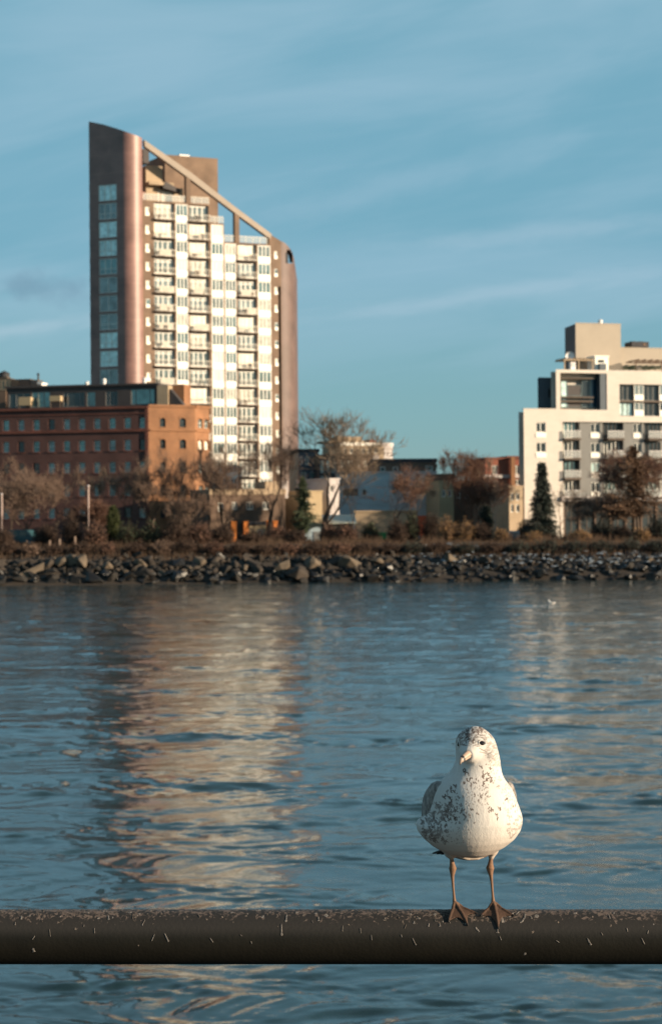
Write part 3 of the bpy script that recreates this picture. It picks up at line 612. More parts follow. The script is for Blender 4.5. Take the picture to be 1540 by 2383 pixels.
    marks[bk] = np.clip(mot*2-.5, 0, .8)
    legm = np.where((np.minimum(np.abs(zx-515), np.abs(zx-938)) < 62) | (zy > 1800), np.clip((zy-1535)/25, 0, 1), 0)
    claw = np.zeros(n, np.float32)
    for tx, u in ((452, .036), (662, .040), (768, .020), (800, .026), (986, .043), (1166, .026)):
        p = surf((tx-780)*GS, u, .001); dd = np.linalg.norm(co-np.array(p)[None, :], axis=1); claw = np.maximum(claw, np.clip((.0062-dd)/.002, 0, 1))
    ca = me.color_attributes.new('plumage', 'FLOAT_COLOR', 'POINT')
    arr = np.ones((n, 4), np.float32); arr[:, 0] = marks; arr[:, 1] = legm; arr[:, 2] = claw; arr[:, 3] = np.clip((zy-2000)/40, 0, 1); ca.data.foreach_set('color', arr.ravel())
    m = bpy.data.materials.new('gull plumage and leg skin'); m.use_nodes = True; N, L = nodes(m); b = N['Principled BSDF']
    b.inputs['Roughness'].default_value = .75; b.inputs['Specular IOR Level'].default_value = .25
    b.inputs['Sheen Weight'].default_value = .03
    at_ = N.new('ShaderNodeAttribute'); at_.attribute_name = 'plumage'; sp = N.new('ShaderNodeSeparateColor'); L.new(at_.outputs['Color'], sp.inputs[0])
    tc = N.new('ShaderNodeTexCoord')
    def mixc(fac, c1, c2):
        q = N.new('ShaderNodeMix'); q.data_type = 'RGBA'; L.new(fac, q.inputs[0])
        for s_, c in ((6, c1), (7, c2)):
            if isinstance(c, tuple): q.inputs[s_].default_value = (*c, 1)
            else: L.new(c, q.inputs[s_])
        return q.outputs[2]
    def noise(sc, det, mpv=None, dist=0.0):
        q = N.new('ShaderNodeTexNoise'); q.inputs['Scale'].default_value = sc; q.inputs['Detail'].default_value = det; q.inputs['Distortion'].default_value = dist
        if mpv:
            mm = N.new('ShaderNodeMapping'); mm.inputs['Scale'].default_value = mpv; L.new(tc.outputs['Object'], mm.inputs[0]); L.new(mm.outputs[0], q.inputs['Vector'])
        else: L.new(tc.outputs['Object'], q.inputs['Vector'])
        return q.outputs['Fac']
    nw = noise(160, 4, (1, 1, .3))
    white = mixc(nw, (0.47, 0.44, 0.41), (0.60, 0.575, 0.54)); sz = N.new('ShaderNodeSeparateXYZ'); L.new(tc.outputs['Object'], sz.inputs[0]); belly_shade = N.new('ShaderNodeMapRange'); belly_shade.inputs[1].default_value = .150; belly_shade.inputs[2].default_value = .095; L.new(sz.outputs[2], belly_shade.inputs[0]); white = mixc(belly_shade.outputs[0], white, (0.40, 0.335, 0.28))  # buff towards the belly paints the underbody shade into the plumage
    nm = noise(330, 3)
    mk = N.new('ShaderNodeMath'); mk.operation = 'MULTIPLY_ADD'; L.new(nm, mk.inputs[0]); mk.inputs[1].default_value = .5; mk.inputs[2].default_value = .75
    mk2 = N.new('ShaderNodeMath'); mk2.operation = 'MULTIPLY'; mk2.use_clamp = True; L.new(mk.outputs[0], mk2.inputs[0]); L.new(sp.outputs[0], mk2.inputs[1])
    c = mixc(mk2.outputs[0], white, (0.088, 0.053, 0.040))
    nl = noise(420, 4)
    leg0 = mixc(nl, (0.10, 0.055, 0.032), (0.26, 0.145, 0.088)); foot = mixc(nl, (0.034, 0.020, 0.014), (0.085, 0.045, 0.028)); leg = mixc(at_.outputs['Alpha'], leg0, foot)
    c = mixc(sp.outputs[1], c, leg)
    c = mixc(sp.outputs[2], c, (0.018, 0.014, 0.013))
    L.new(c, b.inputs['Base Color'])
    bp = N.new('ShaderNodeBump'); bp.inputs['Strength'].default_value = .5; bp.inputs['Distance'].default_value = .0014
    L.new(noise(300, 6, (1, 1, .4), .8), bp.inputs['Height']); L.new(bp.outputs[0], b.inputs['Normal'])
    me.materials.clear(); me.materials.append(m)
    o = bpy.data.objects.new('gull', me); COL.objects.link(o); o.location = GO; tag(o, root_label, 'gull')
    # -------- eyes placed on the head surface
    bv = BVHTree.FromPolygons([tuple(v) for v in co.tolist()], [tuple(p.vertices) for p in me.polygons])
    camp = Vector((0, 0, ZC))-GO
    eyem = mat('dark eye', (0.012, 0.007, 0.005), 0.05, 0.1, spec=.8); lidm = mat('pale eye ring', (0.72, 0.69, 0.65), .7, .05)
    def hitp(zx_, zy_):
        D = Vector(ray(943+zx_*.2140, 1669.3+zy_*.2140)).normalized(); h = bv.ray_cast(camp, D); return h
    for ex, ey, off in ((834, 280, 0), (574, 292, .002)):
        h = hitp(ex, ey); loc = h[0]; nn = h[1]
        if off: nn = (nn+Vector((-.8, 0, 0))).normalized()
        q = nn.to_track_quat('Z', 'Y').to_matrix()
        em = MB(); em.ball(GO+loc-nn*.0022, (.0058, .0046, .0044), 20, 14, 0, q)
        eo = em.build('eye', eyem, o, smooth=True)
        lm = MB(); tang = [loc+q @ Vector((math.cos(a)*.0066, math.sin(a)*.0054, .0002)) for a in [2*math.pi*i/24 for i in range(25)]]
        lm.tube([GO+p for p in tang], .00045, 6, cap=False); lm.build('eyelid', lidm, eo, smooth=True)
    # -------- bill
    bd = Vector((-.58, -.75, -.32)).normalized(); side = bd.cross(Vector((0, 0, 1))).normalized(); upv = side.cross(bd).normalized()
    b0 = bb+bd*.001
    mats = [mat('pinkish bill base', (0.42, 0.30, 0.225), .4, .12, 90), mat('black bill band', (0.03, 0.026, 0.024), .35, .2, 90), mat('horn coloured bill tip', (0.38, 0.29, 0.23), .35, .1, 90)]
    def billpart(name, prof, sgn):
        mb = MB(); n_ = 18; rows = []
        for (l, w_, h_, dz, mi) in prof:
            l, w_, h_, dz = l*.74, w_*1.1, h_*1.0, dz*1.0; c_ = GO+b0+bd*l+upv*dz
            rows.append([c_+side*(w_*math.cos(a))+upv*(h_*math.sin(a)*(1.0 if math.sin(a)*sgn > 0 else .18)) for a in [2*math.pi*k/n_ for k in range(n_)]])
        vs = [p for r_ in rows for p in r_]; mb.v = [tuple(p) for p in vs]
        for i in range(len(rows)-1):
            for k in range(n_): mb.f.append((i*n_+k, i*n_+(k+1) % n_, (i+1)*n_+(k+1) % n_, (i+1)*n_+k)); mb.m.append(prof[i][4])
        e = (len(rows)-1)*n_; mb.f.append(tuple(e+k for k in range(n_))); mb.m.append(prof[-1][4])
        return mb.build(name, mats, o, smooth=True)
    up = billpart('upper_bill', [(-.008, .0062, .0085, .0010, 0), (.006, .0054, .0072, .0012, 0), (.014, .0048, .0064, .0012, 0), (.019, .0045, .0062, .0012, 1), (.0255, .0040, .0060, .0008, 1), (.0262, .0040, .0059, .0006, 2), (.031, .0030, .0048, -.0010, 2), (.0345, .0016, .0034, -.0036, 2), (.0355, .0006, .0014, -.0058, 2)], 1)
    lo = billpart('lower_bill', [(-.008, .0056, .0052, -.0006, 0), (.006, .0048, .0046, -.0004, 0), (.014, .0042, .0044, -.0002, 0), (.018, .0040, .0048, -.0002, 1), (.024, .0036, .0048, .0000, 1), (.0245, .0034, .0044, .0000, 2), (.029, .0022, .0028, .0000, 2), (.0315, .0008, .0010, .0002, 2)], -1)
    # -------- wings folded along the sides, tail behind
    wm = mat('brownish grey wing feathers', (0.17, 0.14, 0.125), .75, .65, 150, detail=4, bump=.08, bscale=150, stretch=(1, .5, .6), col2=(.36, .32, .29))
    dk = mat('blackish flight feathers', (0.02, 0.018, 0.02), .6, .3, 60)
    for sgn in (-1, 1):
        mb = MB(); rows = []; n_ = 20
        # stations from the shoulder to the wing tip: x, zy, y, half height, half thickness
        st = ([(430, 735, -.020, .006, .004), (398, 790, -.012, .016, .008), (358, 850, -.004, .026, .010), (318, 930, .010, .034, .011), (286, 1010, .028, .037, .011), (266, 1080, .046, .040, .011), (262, 1150, .070, .034, .010), (330, 1230, .105, .032, .010), (400, 1340, .150, .024, .008), (620, 1490, .205, .014, .005), (730, 1590, .250, .004, .002)] if sgn < 0 else
              [(1120, 760, .004, .006, .004), (1140, 810, .010, .016, .006), (1168, 880, .018, .024, .008), (1190, 960, .032, .030, .008), (1196, 1030, .050, .034, .009), (1165, 1110, .085, .036, .009), (1080, 1230, .130, .030, .009), (960, 1390, .180, .021, .007), (850, 1530, .225, .012, .005), (760, 1620, .255, .004, .002)])
        for x, zy_, y, hh, th in st:
            c_ = GO+g(x, zy_, y); rows.append([c_+Vector((math.cos(a)*th*1.0, 0.25*math.sin(a)*hh, math.sin(a)*hh)) for a in [2*math.pi*k/n_ for k in range(n_)]])
        mb.v = [tuple(p) for r_ in rows for p in r_]
        for i in range(len(rows)-1):
            for k in range(n_): mb.f.append((i*n_+k, i*n_+(k+1) % n_, (i+1)*n_+(k+1) % n_, (i+1)*n_+k)); mb.m.append(1 if i >= 6 else 0)
        mb.f.append(tuple(range(n_))); mb.m.append(0)
        mb.build('wing', [wm, dk], o, smooth=True)
    mb = MB()
    for k in range(9):       # tail feathers, fanned and overlapping
        a = (k-4)*.055; base_ = g(765, 1590, .205)+Vector((0, 0, .0008*abs(k-4))); dr = Vector((-.22+a, .92, -.30)).normalized(); sd_ = Vector((1, .3, 0)).normalized()
        p0, p1, p2 = base_+sd_*(k-4)*.0030, base_+sd_*(k-4)*.0040+dr*.06, base_+sd_*(k-4)*.0042+dr*.10
        for A, B, wa, wb, mi in ((p0, p1, .005, .008, 1), (p1, p2, .008, .006, 1)):
            q = [GO+A-sd_*wa, GO+A+sd_*wa, GO+B+sd_*wb, GO+B-sd_*wb]; z = Vector((0, 0, .0012)); mb.hexa([v-z for v in q]+[v+z for v in q], mi)
    mb.build('tail', [mat('white tail feathers', (.6, .57, .54), .7, .1, 50), dk], o)
make_gull()
# ------------------------------------------------------------------ high-rise with the sloping roof line
def project(p):
    v = Vector((p[0], p[1], p[2]-ZC)); cp, sp_ = math.cos(PITCH), math.sin(PITCH)
    y = v.y*cp+v.z*sp_; z = -v.y*sp_+v.z*cp; X = v.x/y; Z = z/y
    ix = X*math.cos(ROLL)-Z*math.sin(ROLL); iy = X*math.sin(ROLL)+Z*math.cos(ROLL)
    return 770+ix*F, 1191.5-iy*F
GZ = 4.3
rt = random.Random(4)
def ztop(p, table, ext=0.0):
    """height so that the point above p meets the outline given as picture points"""
    px, _ = project((p[0], p[1], 60)); t = sorted(table)
    if px <= t[0][0]: py = t[0][1]
    elif px >= t[-1][0]: py = t[-1][1]
    else:
        for (x0, y0), (x1, y1) in zip(t, t[1:]):
            if x0 <= px <= x1: py = y0+(y1-y0)*(px-x0)/(x1-x0); break
    return at(px, py, p[1]).z
def window(parent, P, s0, s1, z0, z1, d, panes=2, frame='white_frame', glass='glass_teal', panel=0.0, panel_mat='white_panel', fw=0.09, transom=None, fd=0.08, name='window'):
    """frame with mullions (and a solid panel under it) plus its pane as sub-part"""
    mb = MB(); zb = z0+panel
    if panel: mb.fbox(P, s0, s1, z0, zb, d-0.12, d+0.05, 1)
    mb.fbox(P, s0, s0+fw, zb, z1, d-fd, d, 0); mb.fbox(P, s1-fw, s1, zb, z1, d-fd, d, 0)
    mb.fbox(P, s0+fw, s1-fw, z1-fw, z1, d-fd, d, 0); mb.fbox(P, s0+fw, s1-fw, zb+.001, zb+fw, d-fd, d, 0)
    n = panes if isinstance(panes, int) else len(panes)+1
    cuts = [(i/n) for i in range(1, n)] if isinstance(panes, int) else panes
    for c in cuts:
        a = s0+(s1-s0)*c; mb.fbox(P, a-fw*.5, a+fw*.5, zb+fw, z1-fw, d-fd, d-0.003, 0)
    if transom:
        zt = zb+(z1-zb)*transom; mb.fbox(P, s0+fw, s1-fw, zt-fw*.4, zt+fw*.4, d-fd, d-0.006, 0)
    w_ = mb.build(name, [M[frame], M[panel_mat]], parent)
    pm = MB(); pm.fbox(P, s0+fw*.6, s1-fw*.6, zb+fw*.6, z1-fw*.6, d-fd*.8-.05, d-fd*.8, 0)
    pm.build('pane', M[glass], w_)
    return w_
def make_tower():
    P = Facade(338, 335, 27)
    root = empty('high_rise', (P.o.x, P.o.y, GZ), 'tall brown brick apartment tower with stepped white balconies under a sloping beam', 'tower')
    fh = 2.90; z0 = P.z(385, 472.8)     # top of the highest balcony row
    sx = lambda x, y=900: P.s(x, y)
    sA = [sx(362), sx(409)]; sB = [sx(412.5), sx(440.5)]; sC = [sx(444), sx(489)]; sD = [sx(494.5), sx(522.5)]; sE = [sx(526), sx(552)]; sF_ = [sx(556), sx(599)]; sG = [sx(602.5), sx(632)]
    sS = [sx(342), sx(352)]; sH = [sx(641), sx(649)]; slot = [sx(649.6), sx(656)]; sEnd = sx(656.5)
    floors = int((z0-GZ-3)/fh)
    def fz(k): return z0-fh*(k+1), z0-fh*k
    ops = []; jobs = []
    for cols, k0, kind, kend in ((sA, 0, 'bal', 10), (sB, 0, 'win', 11), (sC, 0, 'bal', 15), (sD, 1, 'win', 15), (sE, 2, 'win', 15), (sF_, 2, 'bal', 15), (sG, 2, 'win', 15)):
        for k in range(k0, kend+1):
            a, b = fz(k)
            if b-3 < GZ: continue
            if kind == 'bal': ops.append((cols[0], cols[1], a+.32, b, .55))
            else: ops.append((cols[0], cols[1], a+.02, b-.02, .25))
            jobs.append((cols, k, kind, a, b))
    for k in range(0, 11):
        a, b = fz(k); ops.append((sS[0], sS[1], a+.75, a+2.15, .15)); jobs.append((sS, k, 'small', a+.75, a+2.15))
    zsl = P.z(653, 667)
    ops.append((slot[0], slot[1]-.06, GZ+1, zsl, 1.4))
    for k in range(2, 15):
        a, b = fz(k)
        if a < GZ+3: continue
        ops.append((sH[0], sH[1], a+.85, a+2.1, .15)); jobs.append((sH, k, 'small', a+.85, a+2.1))
    mb = MB(); m1 = (sC[1]+sD[0])/2; m2 = (sD[1]+sE[0])/2
    inr = lambda o, a, b, c: o[0] >= a-.01 and o[1] <= b+.01
    wall(mb, P, 0, m1, GZ-1, z0+.25, [o for o in ops if o[1] <= m1], mi=0)
    wall(mb, P, m1, m2, GZ-1, z0-fh+.25, [o for o in ops if o[0] >= m1 and o[1] <= m2], mi=0)
    wall(mb, P, m2, sEnd, GZ-1, z0-2*fh+.25, [o for o in ops if o[0] >= m2], mi=0)
    # roofs of the terraces and the mass behind
    for a, b, zt in ((0, m1, z0+.25), (m1, m2, z0-fh+.25), (m2, sEnd, z0-2*fh+.25)):
        mb.fbox(P, a, b, GZ-1, zt-.002, -13, -1.42, 0)
        mb.add([P.pt(a, 0, zt), P.pt(b, 0, zt), P.pt(b, -1.5, zt), P.pt(a, -1.5, zt)], [(0, 1, 2, 3)], 0)
        mb.add([P.pt(b, 0, zt), P.pt(b, 0, GZ), P.pt(b, -1.5, GZ), P.pt(b, -1.5, zt)], [(0, 1, 2, 3)], 0)
        for zz in (): pass
    mb.build('facade_wall', M['tan_brick'], root)
    mb = MB(); mb.fbox(P, slot[0]+.02, slot[1]-.08, GZ+1.02, zsl-.02, -1.38, -.45); mb.build('dark_slot_fill', M['glass_dark'], root)  # dark fill box stands in for the shade inside the slot
    glasses = ['curtain', 'glass_blind', 'glass_day', 'glass_day', 'glass_grey']
    for cols, k, kind, a, b in jobs:
        if kind == 'win':
            lit = rt.random() < .12
            window(root, P, cols[0]+.02, cols[1]-.02, a+.03, b-.03, -0.02, panes=[.36, .64], glass='curtain' if lit else rt.choice(['glass_teal', 'glass_day', 'glass_day', 'glass_day', 'glass_blind', 'glass_grey']), panel=.95, fw=.13)
        elif kind == 'small':
            window(root, P, cols[0]+.01, cols[1]-.01, a, b, -.08, panes=1, glass=rt.choice(['curtain', 'glass_teal', 'curtain']), panel=.45, fw=.1)
        else:
            bal = MB(); bal.fbox(P, cols[0]-.05, cols[1]+.05, a+.10, a+.30, .003, .55, 0)
            bo = bal.build('balcony', M['slab'], root)
            window(bo, P, cols[0]+.02, cols[1]-.02, a+.33, b-.1, -.42, panes=[.22, .45, .72], glass=rt.choice(glasses), panel=.15, fw=.17, transom=.8 if rt.random() < .4 else None, name='glazed_door')
            rl = MB(); zt = a+.32
            rl.fbox(P, cols[0]-.03, cols[1]+.03, zt+.95, zt+1.03, .47, .53, 0)
            rl.fbox(P, cols[0]-.03, cols[1]+.03, zt+.04, zt+.12, .47, .53, 0)
            L_ = cols[1]-cols[0]
            for i in range(15):
                q = cols[0]+L_*i/14; rl.fbox(P, q-.018, q+.018, zt+.12, zt+.95, .48, .52, 0)
            if rt.random() < .35: rl.fbox(P, cols[0]+L_*rt.uniform(.05, .5), cols[0]+L_*rt.uniform(.55, .95), zt+.14, zt+.93, .45, .47, 0)
            rl.build('railing', M['rail_metal'], bo)
            if rt.random() < .5:
                ob = MB(); q = cols[0]+L_*rt.uniform(.1, .7); ob.fbox(P, q, q+rt.uniform(.3, .7), a+.31, a+.31+rt.uniform(.4, .9), .1, .5, 0); ob.build('balcony_clutter', M[rt.choice(['tealpaint', 'slab', 'roof_dark'])], bo)
    # ---- curved plum front on the left, one sweep from the facade round to the left wall
    Rc = 2.2; C = Vector(P.pt(-1.61, 0, 0))-P.n*1.5; pts = []
    nrm = lambda th: Vector((math.sin(th), -math.cos(th), 0))
    aL = 26
    for i in range(29):
        th = R(74-(74+aL)*i/28); pts.append(C+nrm(th)*Rc)
    tl = Vector((-math.cos(R(aL)), math.sin(R(aL)), 0)); e = pts[-1]; Ln = 6.0
    while project((e.x+tl.x*Ln, e.y+tl.y*Ln, 60))[0] > 211: Ln += .05
    topt = [(205, 282), (240, 289), (270, 298), (300, 308.5), (320, 316), (336, 323)]
    PL = Facade(0, 0, -aL, origin=e+tl*Ln)          # left wall frame: s runs from its far left end to the bend
    wx0, wx1 = PL.s(230, 450), PL.s(271.5, 450); lw = []; z_first = PL.z(250, 430)
    for k in range(12):
        zt = z_first-fh*k; lw.append((wx0, wx1, zt-2.5, zt, .14))
    mb = MB(); zl = z_first+1.2
    wall(mb, PL, 0, Ln, GZ-1, zl, lw, mi=0)
    nst = 14; back = PL.n*-9
    for i in range(nst):         # sloping upper part
        a, b = Ln*i/nst, Ln*(i+1)/nst; pa, pb = PL.pt(a, 0, 0), PL.pt(b, 0, 0); za, zb = ztop(pa, topt), ztop(pb, topt)
        mb.add([(pa[0], pa[1], zl), (pb[0], pb[1], zl), (pb[0], pb[1], zb), (pa[0], pa[1], za)], [(0, 1, 2, 3)])
        inn = PL.n*-.9
        mb.add([(pa[0], pa[1], za), (pb[0], pb[1], zb), (pb[0]+inn.x, pb[1]+inn.y, zb), (pa[0]+inn.x, pa[1]+inn.y, za)], [(0, 1, 2, 3)])
        mb.add([(pa[0]+inn.x, pa[1]+inn.y, za), (pb[0]+inn.x, pb[1]+inn.y, zb), (pb[0]+inn.x, pb[1]+inn.y, GZ), (pa[0]+inn.x, pa[1]+inn.y, GZ)], [(0, 1, 2, 3)])
    for i in range(28):
        pb, pa = pts[i], pts[i+1]; za, zb = ztop(pa, topt), ztop(pb, topt)
        mb.add([(pa.x, pa.y, GZ-1), (pb.x, pb.y, GZ-1), (pb.x, pb.y, zb), (pa.x, pa.y, za)], [(0, 1, 2, 3)])
        ia, ib = C+(pa-C)*.65, C+(pb-C)*.65
        mb.add([(pa.x, pa.y, za), (pb.x, pb.y, zb), (ib.x, ib.y, zb), (ia.x, ia.y, za)], [(0, 1, 2, 3)])
        mb.add([(ia.x, ia.y, za), (ib.x, ib.y, zb), (ib.x, ib.y, GZ), (ia.x, ia.y, GZ)], [(0, 1, 2, 3)])
    # end wall turning away on the far left, and the side behind the facade start
    q0 = Vector(PL.pt(0, 0, 0)); zt = ztop(q0, topt); q1 = q0+Vector((.35, 11, 0))
    mb.add([(q1.x, q1.y, GZ-1), (q0.x, q0.y, GZ-1), (q0.x, q0.y, zt), (q1.x, q1.y, zt-1)], [(0, 1, 2, 3)])
    f0 = pts[0]; f1 = f0-P.n*2.0; zf = ztop(f0, topt)
    mb.add([(f0.x, f0.y, GZ-1), (f1.x, f1.y, GZ-1), (f1.x, f1.y, zf), (f0.x, f0.y, zf)], [(0, 1, 2, 3)])
    mb.fbox(PL, .3, Ln+1, GZ-1, z0+2, -9, -1.0, 0)
    o = mb.build('curved_brick_front', M['plum'], root, smooth=False)
    for s0, s1, a, b, _ in lw: window(root, PL, s0, s1, a, b, -.05, panes=[.33, .66] if rt.random() < .5 else 2, frame='white_frame', glass=rt.choice(['glass_teal', 'glass_pale', 'glass_pale', 'glass_grey']), fw=.10, transom=.35 if rt.random() < .6 else None)
    mb = MB()
    for k in range(17):        # balcony ends showing past the left corner
        zt = z_first-fh*k+.3; mb.fbox(PL, -.28, -.003, zt-.9, zt, -2.2, -.4, 0)
    mb.build('side_balconies', M['slab'], root)
    # ---- right end: strip top, sloping beam, posts, rounded corner
    mb = MB()
    zb2 = z0-2*fh+.25
    pp = [(sx(625, 560), zb2+.002), (sEnd, zb2+.002), (sEnd, P.z(656, 561)), (P.s(636, 550), P.z(636, 550)), (P.s(628, 545), P.z(628, 545)), (P.s(625, 553), P.z(625, 556))]
    mb.fpoly(P, pp, -.9, .0, 0)
    mb.build('stair_gable', M['tan_brick'], root)
    mb = MB(); beam = [(336, 326), (445, 402), (550, 484), (632, 545), (628, 556), (548, 497), (441, 416), (337, 341)]
    mb.fpoly(P, [P.hit(a, b) for a, b in reversed(beam)], -.75, .12, 0)
    mb.build('sloping_beam', M['beam'], root)
    for xa, xb, ya, kz in ((433, 443.5, 410, z0+.25), (546, 556.5, 494, zb2), (625.5, 631.5, 552, zb2)):
        mb = MB(); sa, sb = P.s(xa, ya), P.s(xb, ya); mb.fbox(P, sa, sb, kz, P.z((xa+xb)/2, ya-(6 if xa < 600 else 0)), -.72, .08, 0); mb.build('roof_post', M['tan_brick'], root)
    R2 = 3.9; E = Vector(P.pt(sEnd, 0, 0)); C2 = E-P.n*R2; prev = E; mb = MB()
    rt_t = [(655, 561), (664, 567), (672, 576), (679, 588), (683, 602), (685, 618), (690, 640)]
    nn_ = 18
    for i in range(1, nn_+1):
        th = R(27+(100-27)*i/nn_); p = C2+nrm(th)*R2; za, zb = ztop(prev, rt_t), ztop(p, rt_t)
        pxm = project(((prev.x+p.x)/2, (prev.y+p.y)/2, 50))[0]
        if 664 < pxm < 681:        # arched opening near the top
            zu = at(pxm, 588-(6 if 668 < pxm < 677 else 0), p.y).z; zd = at(pxm, 613, p.y).z
            for lo_, hi_ in (((GZ-1, GZ-1), (zd, zd)), ((zu, zu), (za, zb))):
                mb.add([(prev.x, prev.y, lo_[0]), (p.x, p.y, lo_[1]), (p.x, p.y, hi_[1]), (prev.x, prev.y, hi_[0])], [(0, 1, 2, 3)])
            ia, ib = C2+(prev-C2)*.8, C2+(p-C2)*.8
            mb.add([(ia.x, ia.y, zd), (ib.x, ib.y, zd), (ib.x, ib.y, zu+.3), (ia.x, ia.y, zu+.3)], [(0, 1, 2, 3)], 1)  # dark backing sheet stands in for the unlit space behind
        else:
            mb.add([(prev.x, prev.y, GZ-1), (p.x, p.y, GZ-1), (p.x, p.y, zb), (prev.x, prev.y, za)], [(0, 1, 2, 3)])
        ia, ib = C2+(prev-C2)*.8, C2+(p-C2)*.8
        mb.add([(prev.x, prev.y, za), (p.x, p.y, zb), (ib.x, ib.y, zb), (ia.x, ia.y, za)], [(0, 1, 2, 3)])
        prev = p
    endp = prev+Vector((.3, 10, 0)); zt = ztop(prev, rt_t)
    mb.add([(prev.x, prev.y, GZ-1), (endp.x, endp.y, GZ-1), (endp.x, endp.y, zt-2), (prev.x, prev.y, zt)], [(0, 1, 2, 3)])
    mb.build('rounded_corner', [M['plum2'], M['roof_dark']], root)
    # ---- roof level: tall lift block, set-back penthouse, terrace railings
    mb = MB(); PT = Facade(0, 0, 27, origin=P.pt(0, -7, 0))
    mb.fbox(PT, PT.s(384, 370), PT.s(507, 400), z0-8, PT.z(440, 364), -8, 0, 0)
    lb = mb.build('lift_block', M['tan_brick'], root)
    mb = MB(); mb.fbox(PT, PT.s(424, 360), PT.s(447, 360), PT.z(440, 363.8), PT.z(440, 358), -3, -1, 0); mb.build('roof_vent', M['white'], lb)
    mb = MB(); PB = Facade(0, 0, 27, origin=P.pt(0, -2.6, 0))
    mb.fbox(PB, PB.s(340, 400), PB.s(378, 400), z0, PB.z(360, 386), -4, 0, 0); mb.fbox(PB, PB.s(378, 400)+.003, PB.s(428, 450), z0, PB.z(400, 436), -4.2, -.3, 0)
    mb.fbox(PB, PB.s(338, 400), PB.s(352, 400), PB.z(345, 378), PB.z(345, 345), -3, -.8, 1)
    mb.build('penthouse', [M['tan_wall'], M['charcoal']], root)
    window(root, PB, PB.s(368, 460), PB.s(402, 460), z0+.3, PB.z(385, 446), .02, panes=[.3, .7], glass='curtain', fw=.14, fd=.2)
    mb = MB(); mb.fpoly(PB, [PB.hit(372, 440), PB.hit(412, 452), PB.hit(412, 445), PB.hit(378, 425)], 0, 1.4, 0); mb.build('canopy', M['charcoal'], root)
    mb = MB(); mb.fbox(PB, PB.s(340, 430), PB.s(398, 430), PB.z(360, 433), PB.z(360, 426), -.2, 1.3, 0); mb.build('canopy', M['tan_wall'], root)
    for a, b, zt in ((0.2, m1-.1, z0+.25), (m1+.05, m2-.05, z0-fh+.25), (m2+.1, P.s(622, 560), z0-2*fh+.25)):
        mb = MB(); mb.fbox(P, a, b, zt+1.02, zt+1.1, -.14, -.08, 0); n_ = max(3, int((b-a)/1.2))
        for i in range(n_+1):
            q = a+(b-a)*i/n_; mb.fbox(P, q-.03, q+.03, zt, zt+1.02, -.13, -.09, 0)
        rl = mb.build('terrace_railing', M['rail_metal'], root)
        mb = MB(); mb.fbox(P, a+.05, b-.05, zt+.1, zt+1.0, -.12, -.10, 0); mb.build('glass_panel', M['rail_glass'], rl)
M['plum2'] = brick('plum brown brick', (0.095, 0.056, 0.047), (0.115, 0.068, 0.056), (0.15, 0.11, 0.1), rough=0.6)
M['glass_blind'] = glass('window glass over cream blinds', (0.45, 0.44, 0.38), 0.12, 0.1, var=.3, scale=1.6)
M['glass_day'] = glass('window glass over pale blinds', (0.16, 0.20, 0.195), 0.12, 0.2, var=.45, scale=1.4)
M['glass_pale'] = glass('window glass over white curtains', (0.55, 0.72, 0.70), 0.14, 0.2, var=.35, scale=1.2)
M['rail_glass'] = bpy.data.materials.new('clear rail glass'); M['rail_glass'].use_nodes = True
M['rail_glass'].node_tree.nodes['Principled BSDF'].inputs['Alpha'].default_value = 0.35
M['rail_glass'].node_tree.nodes['Principled BSDF'].inputs['Base Color'].default_value = (.5, .52, .5, 1)
M['rail_glass'].node_tree.nodes['Principled BSDF'].inputs['Roughness'].default_value = .15
make_tower()
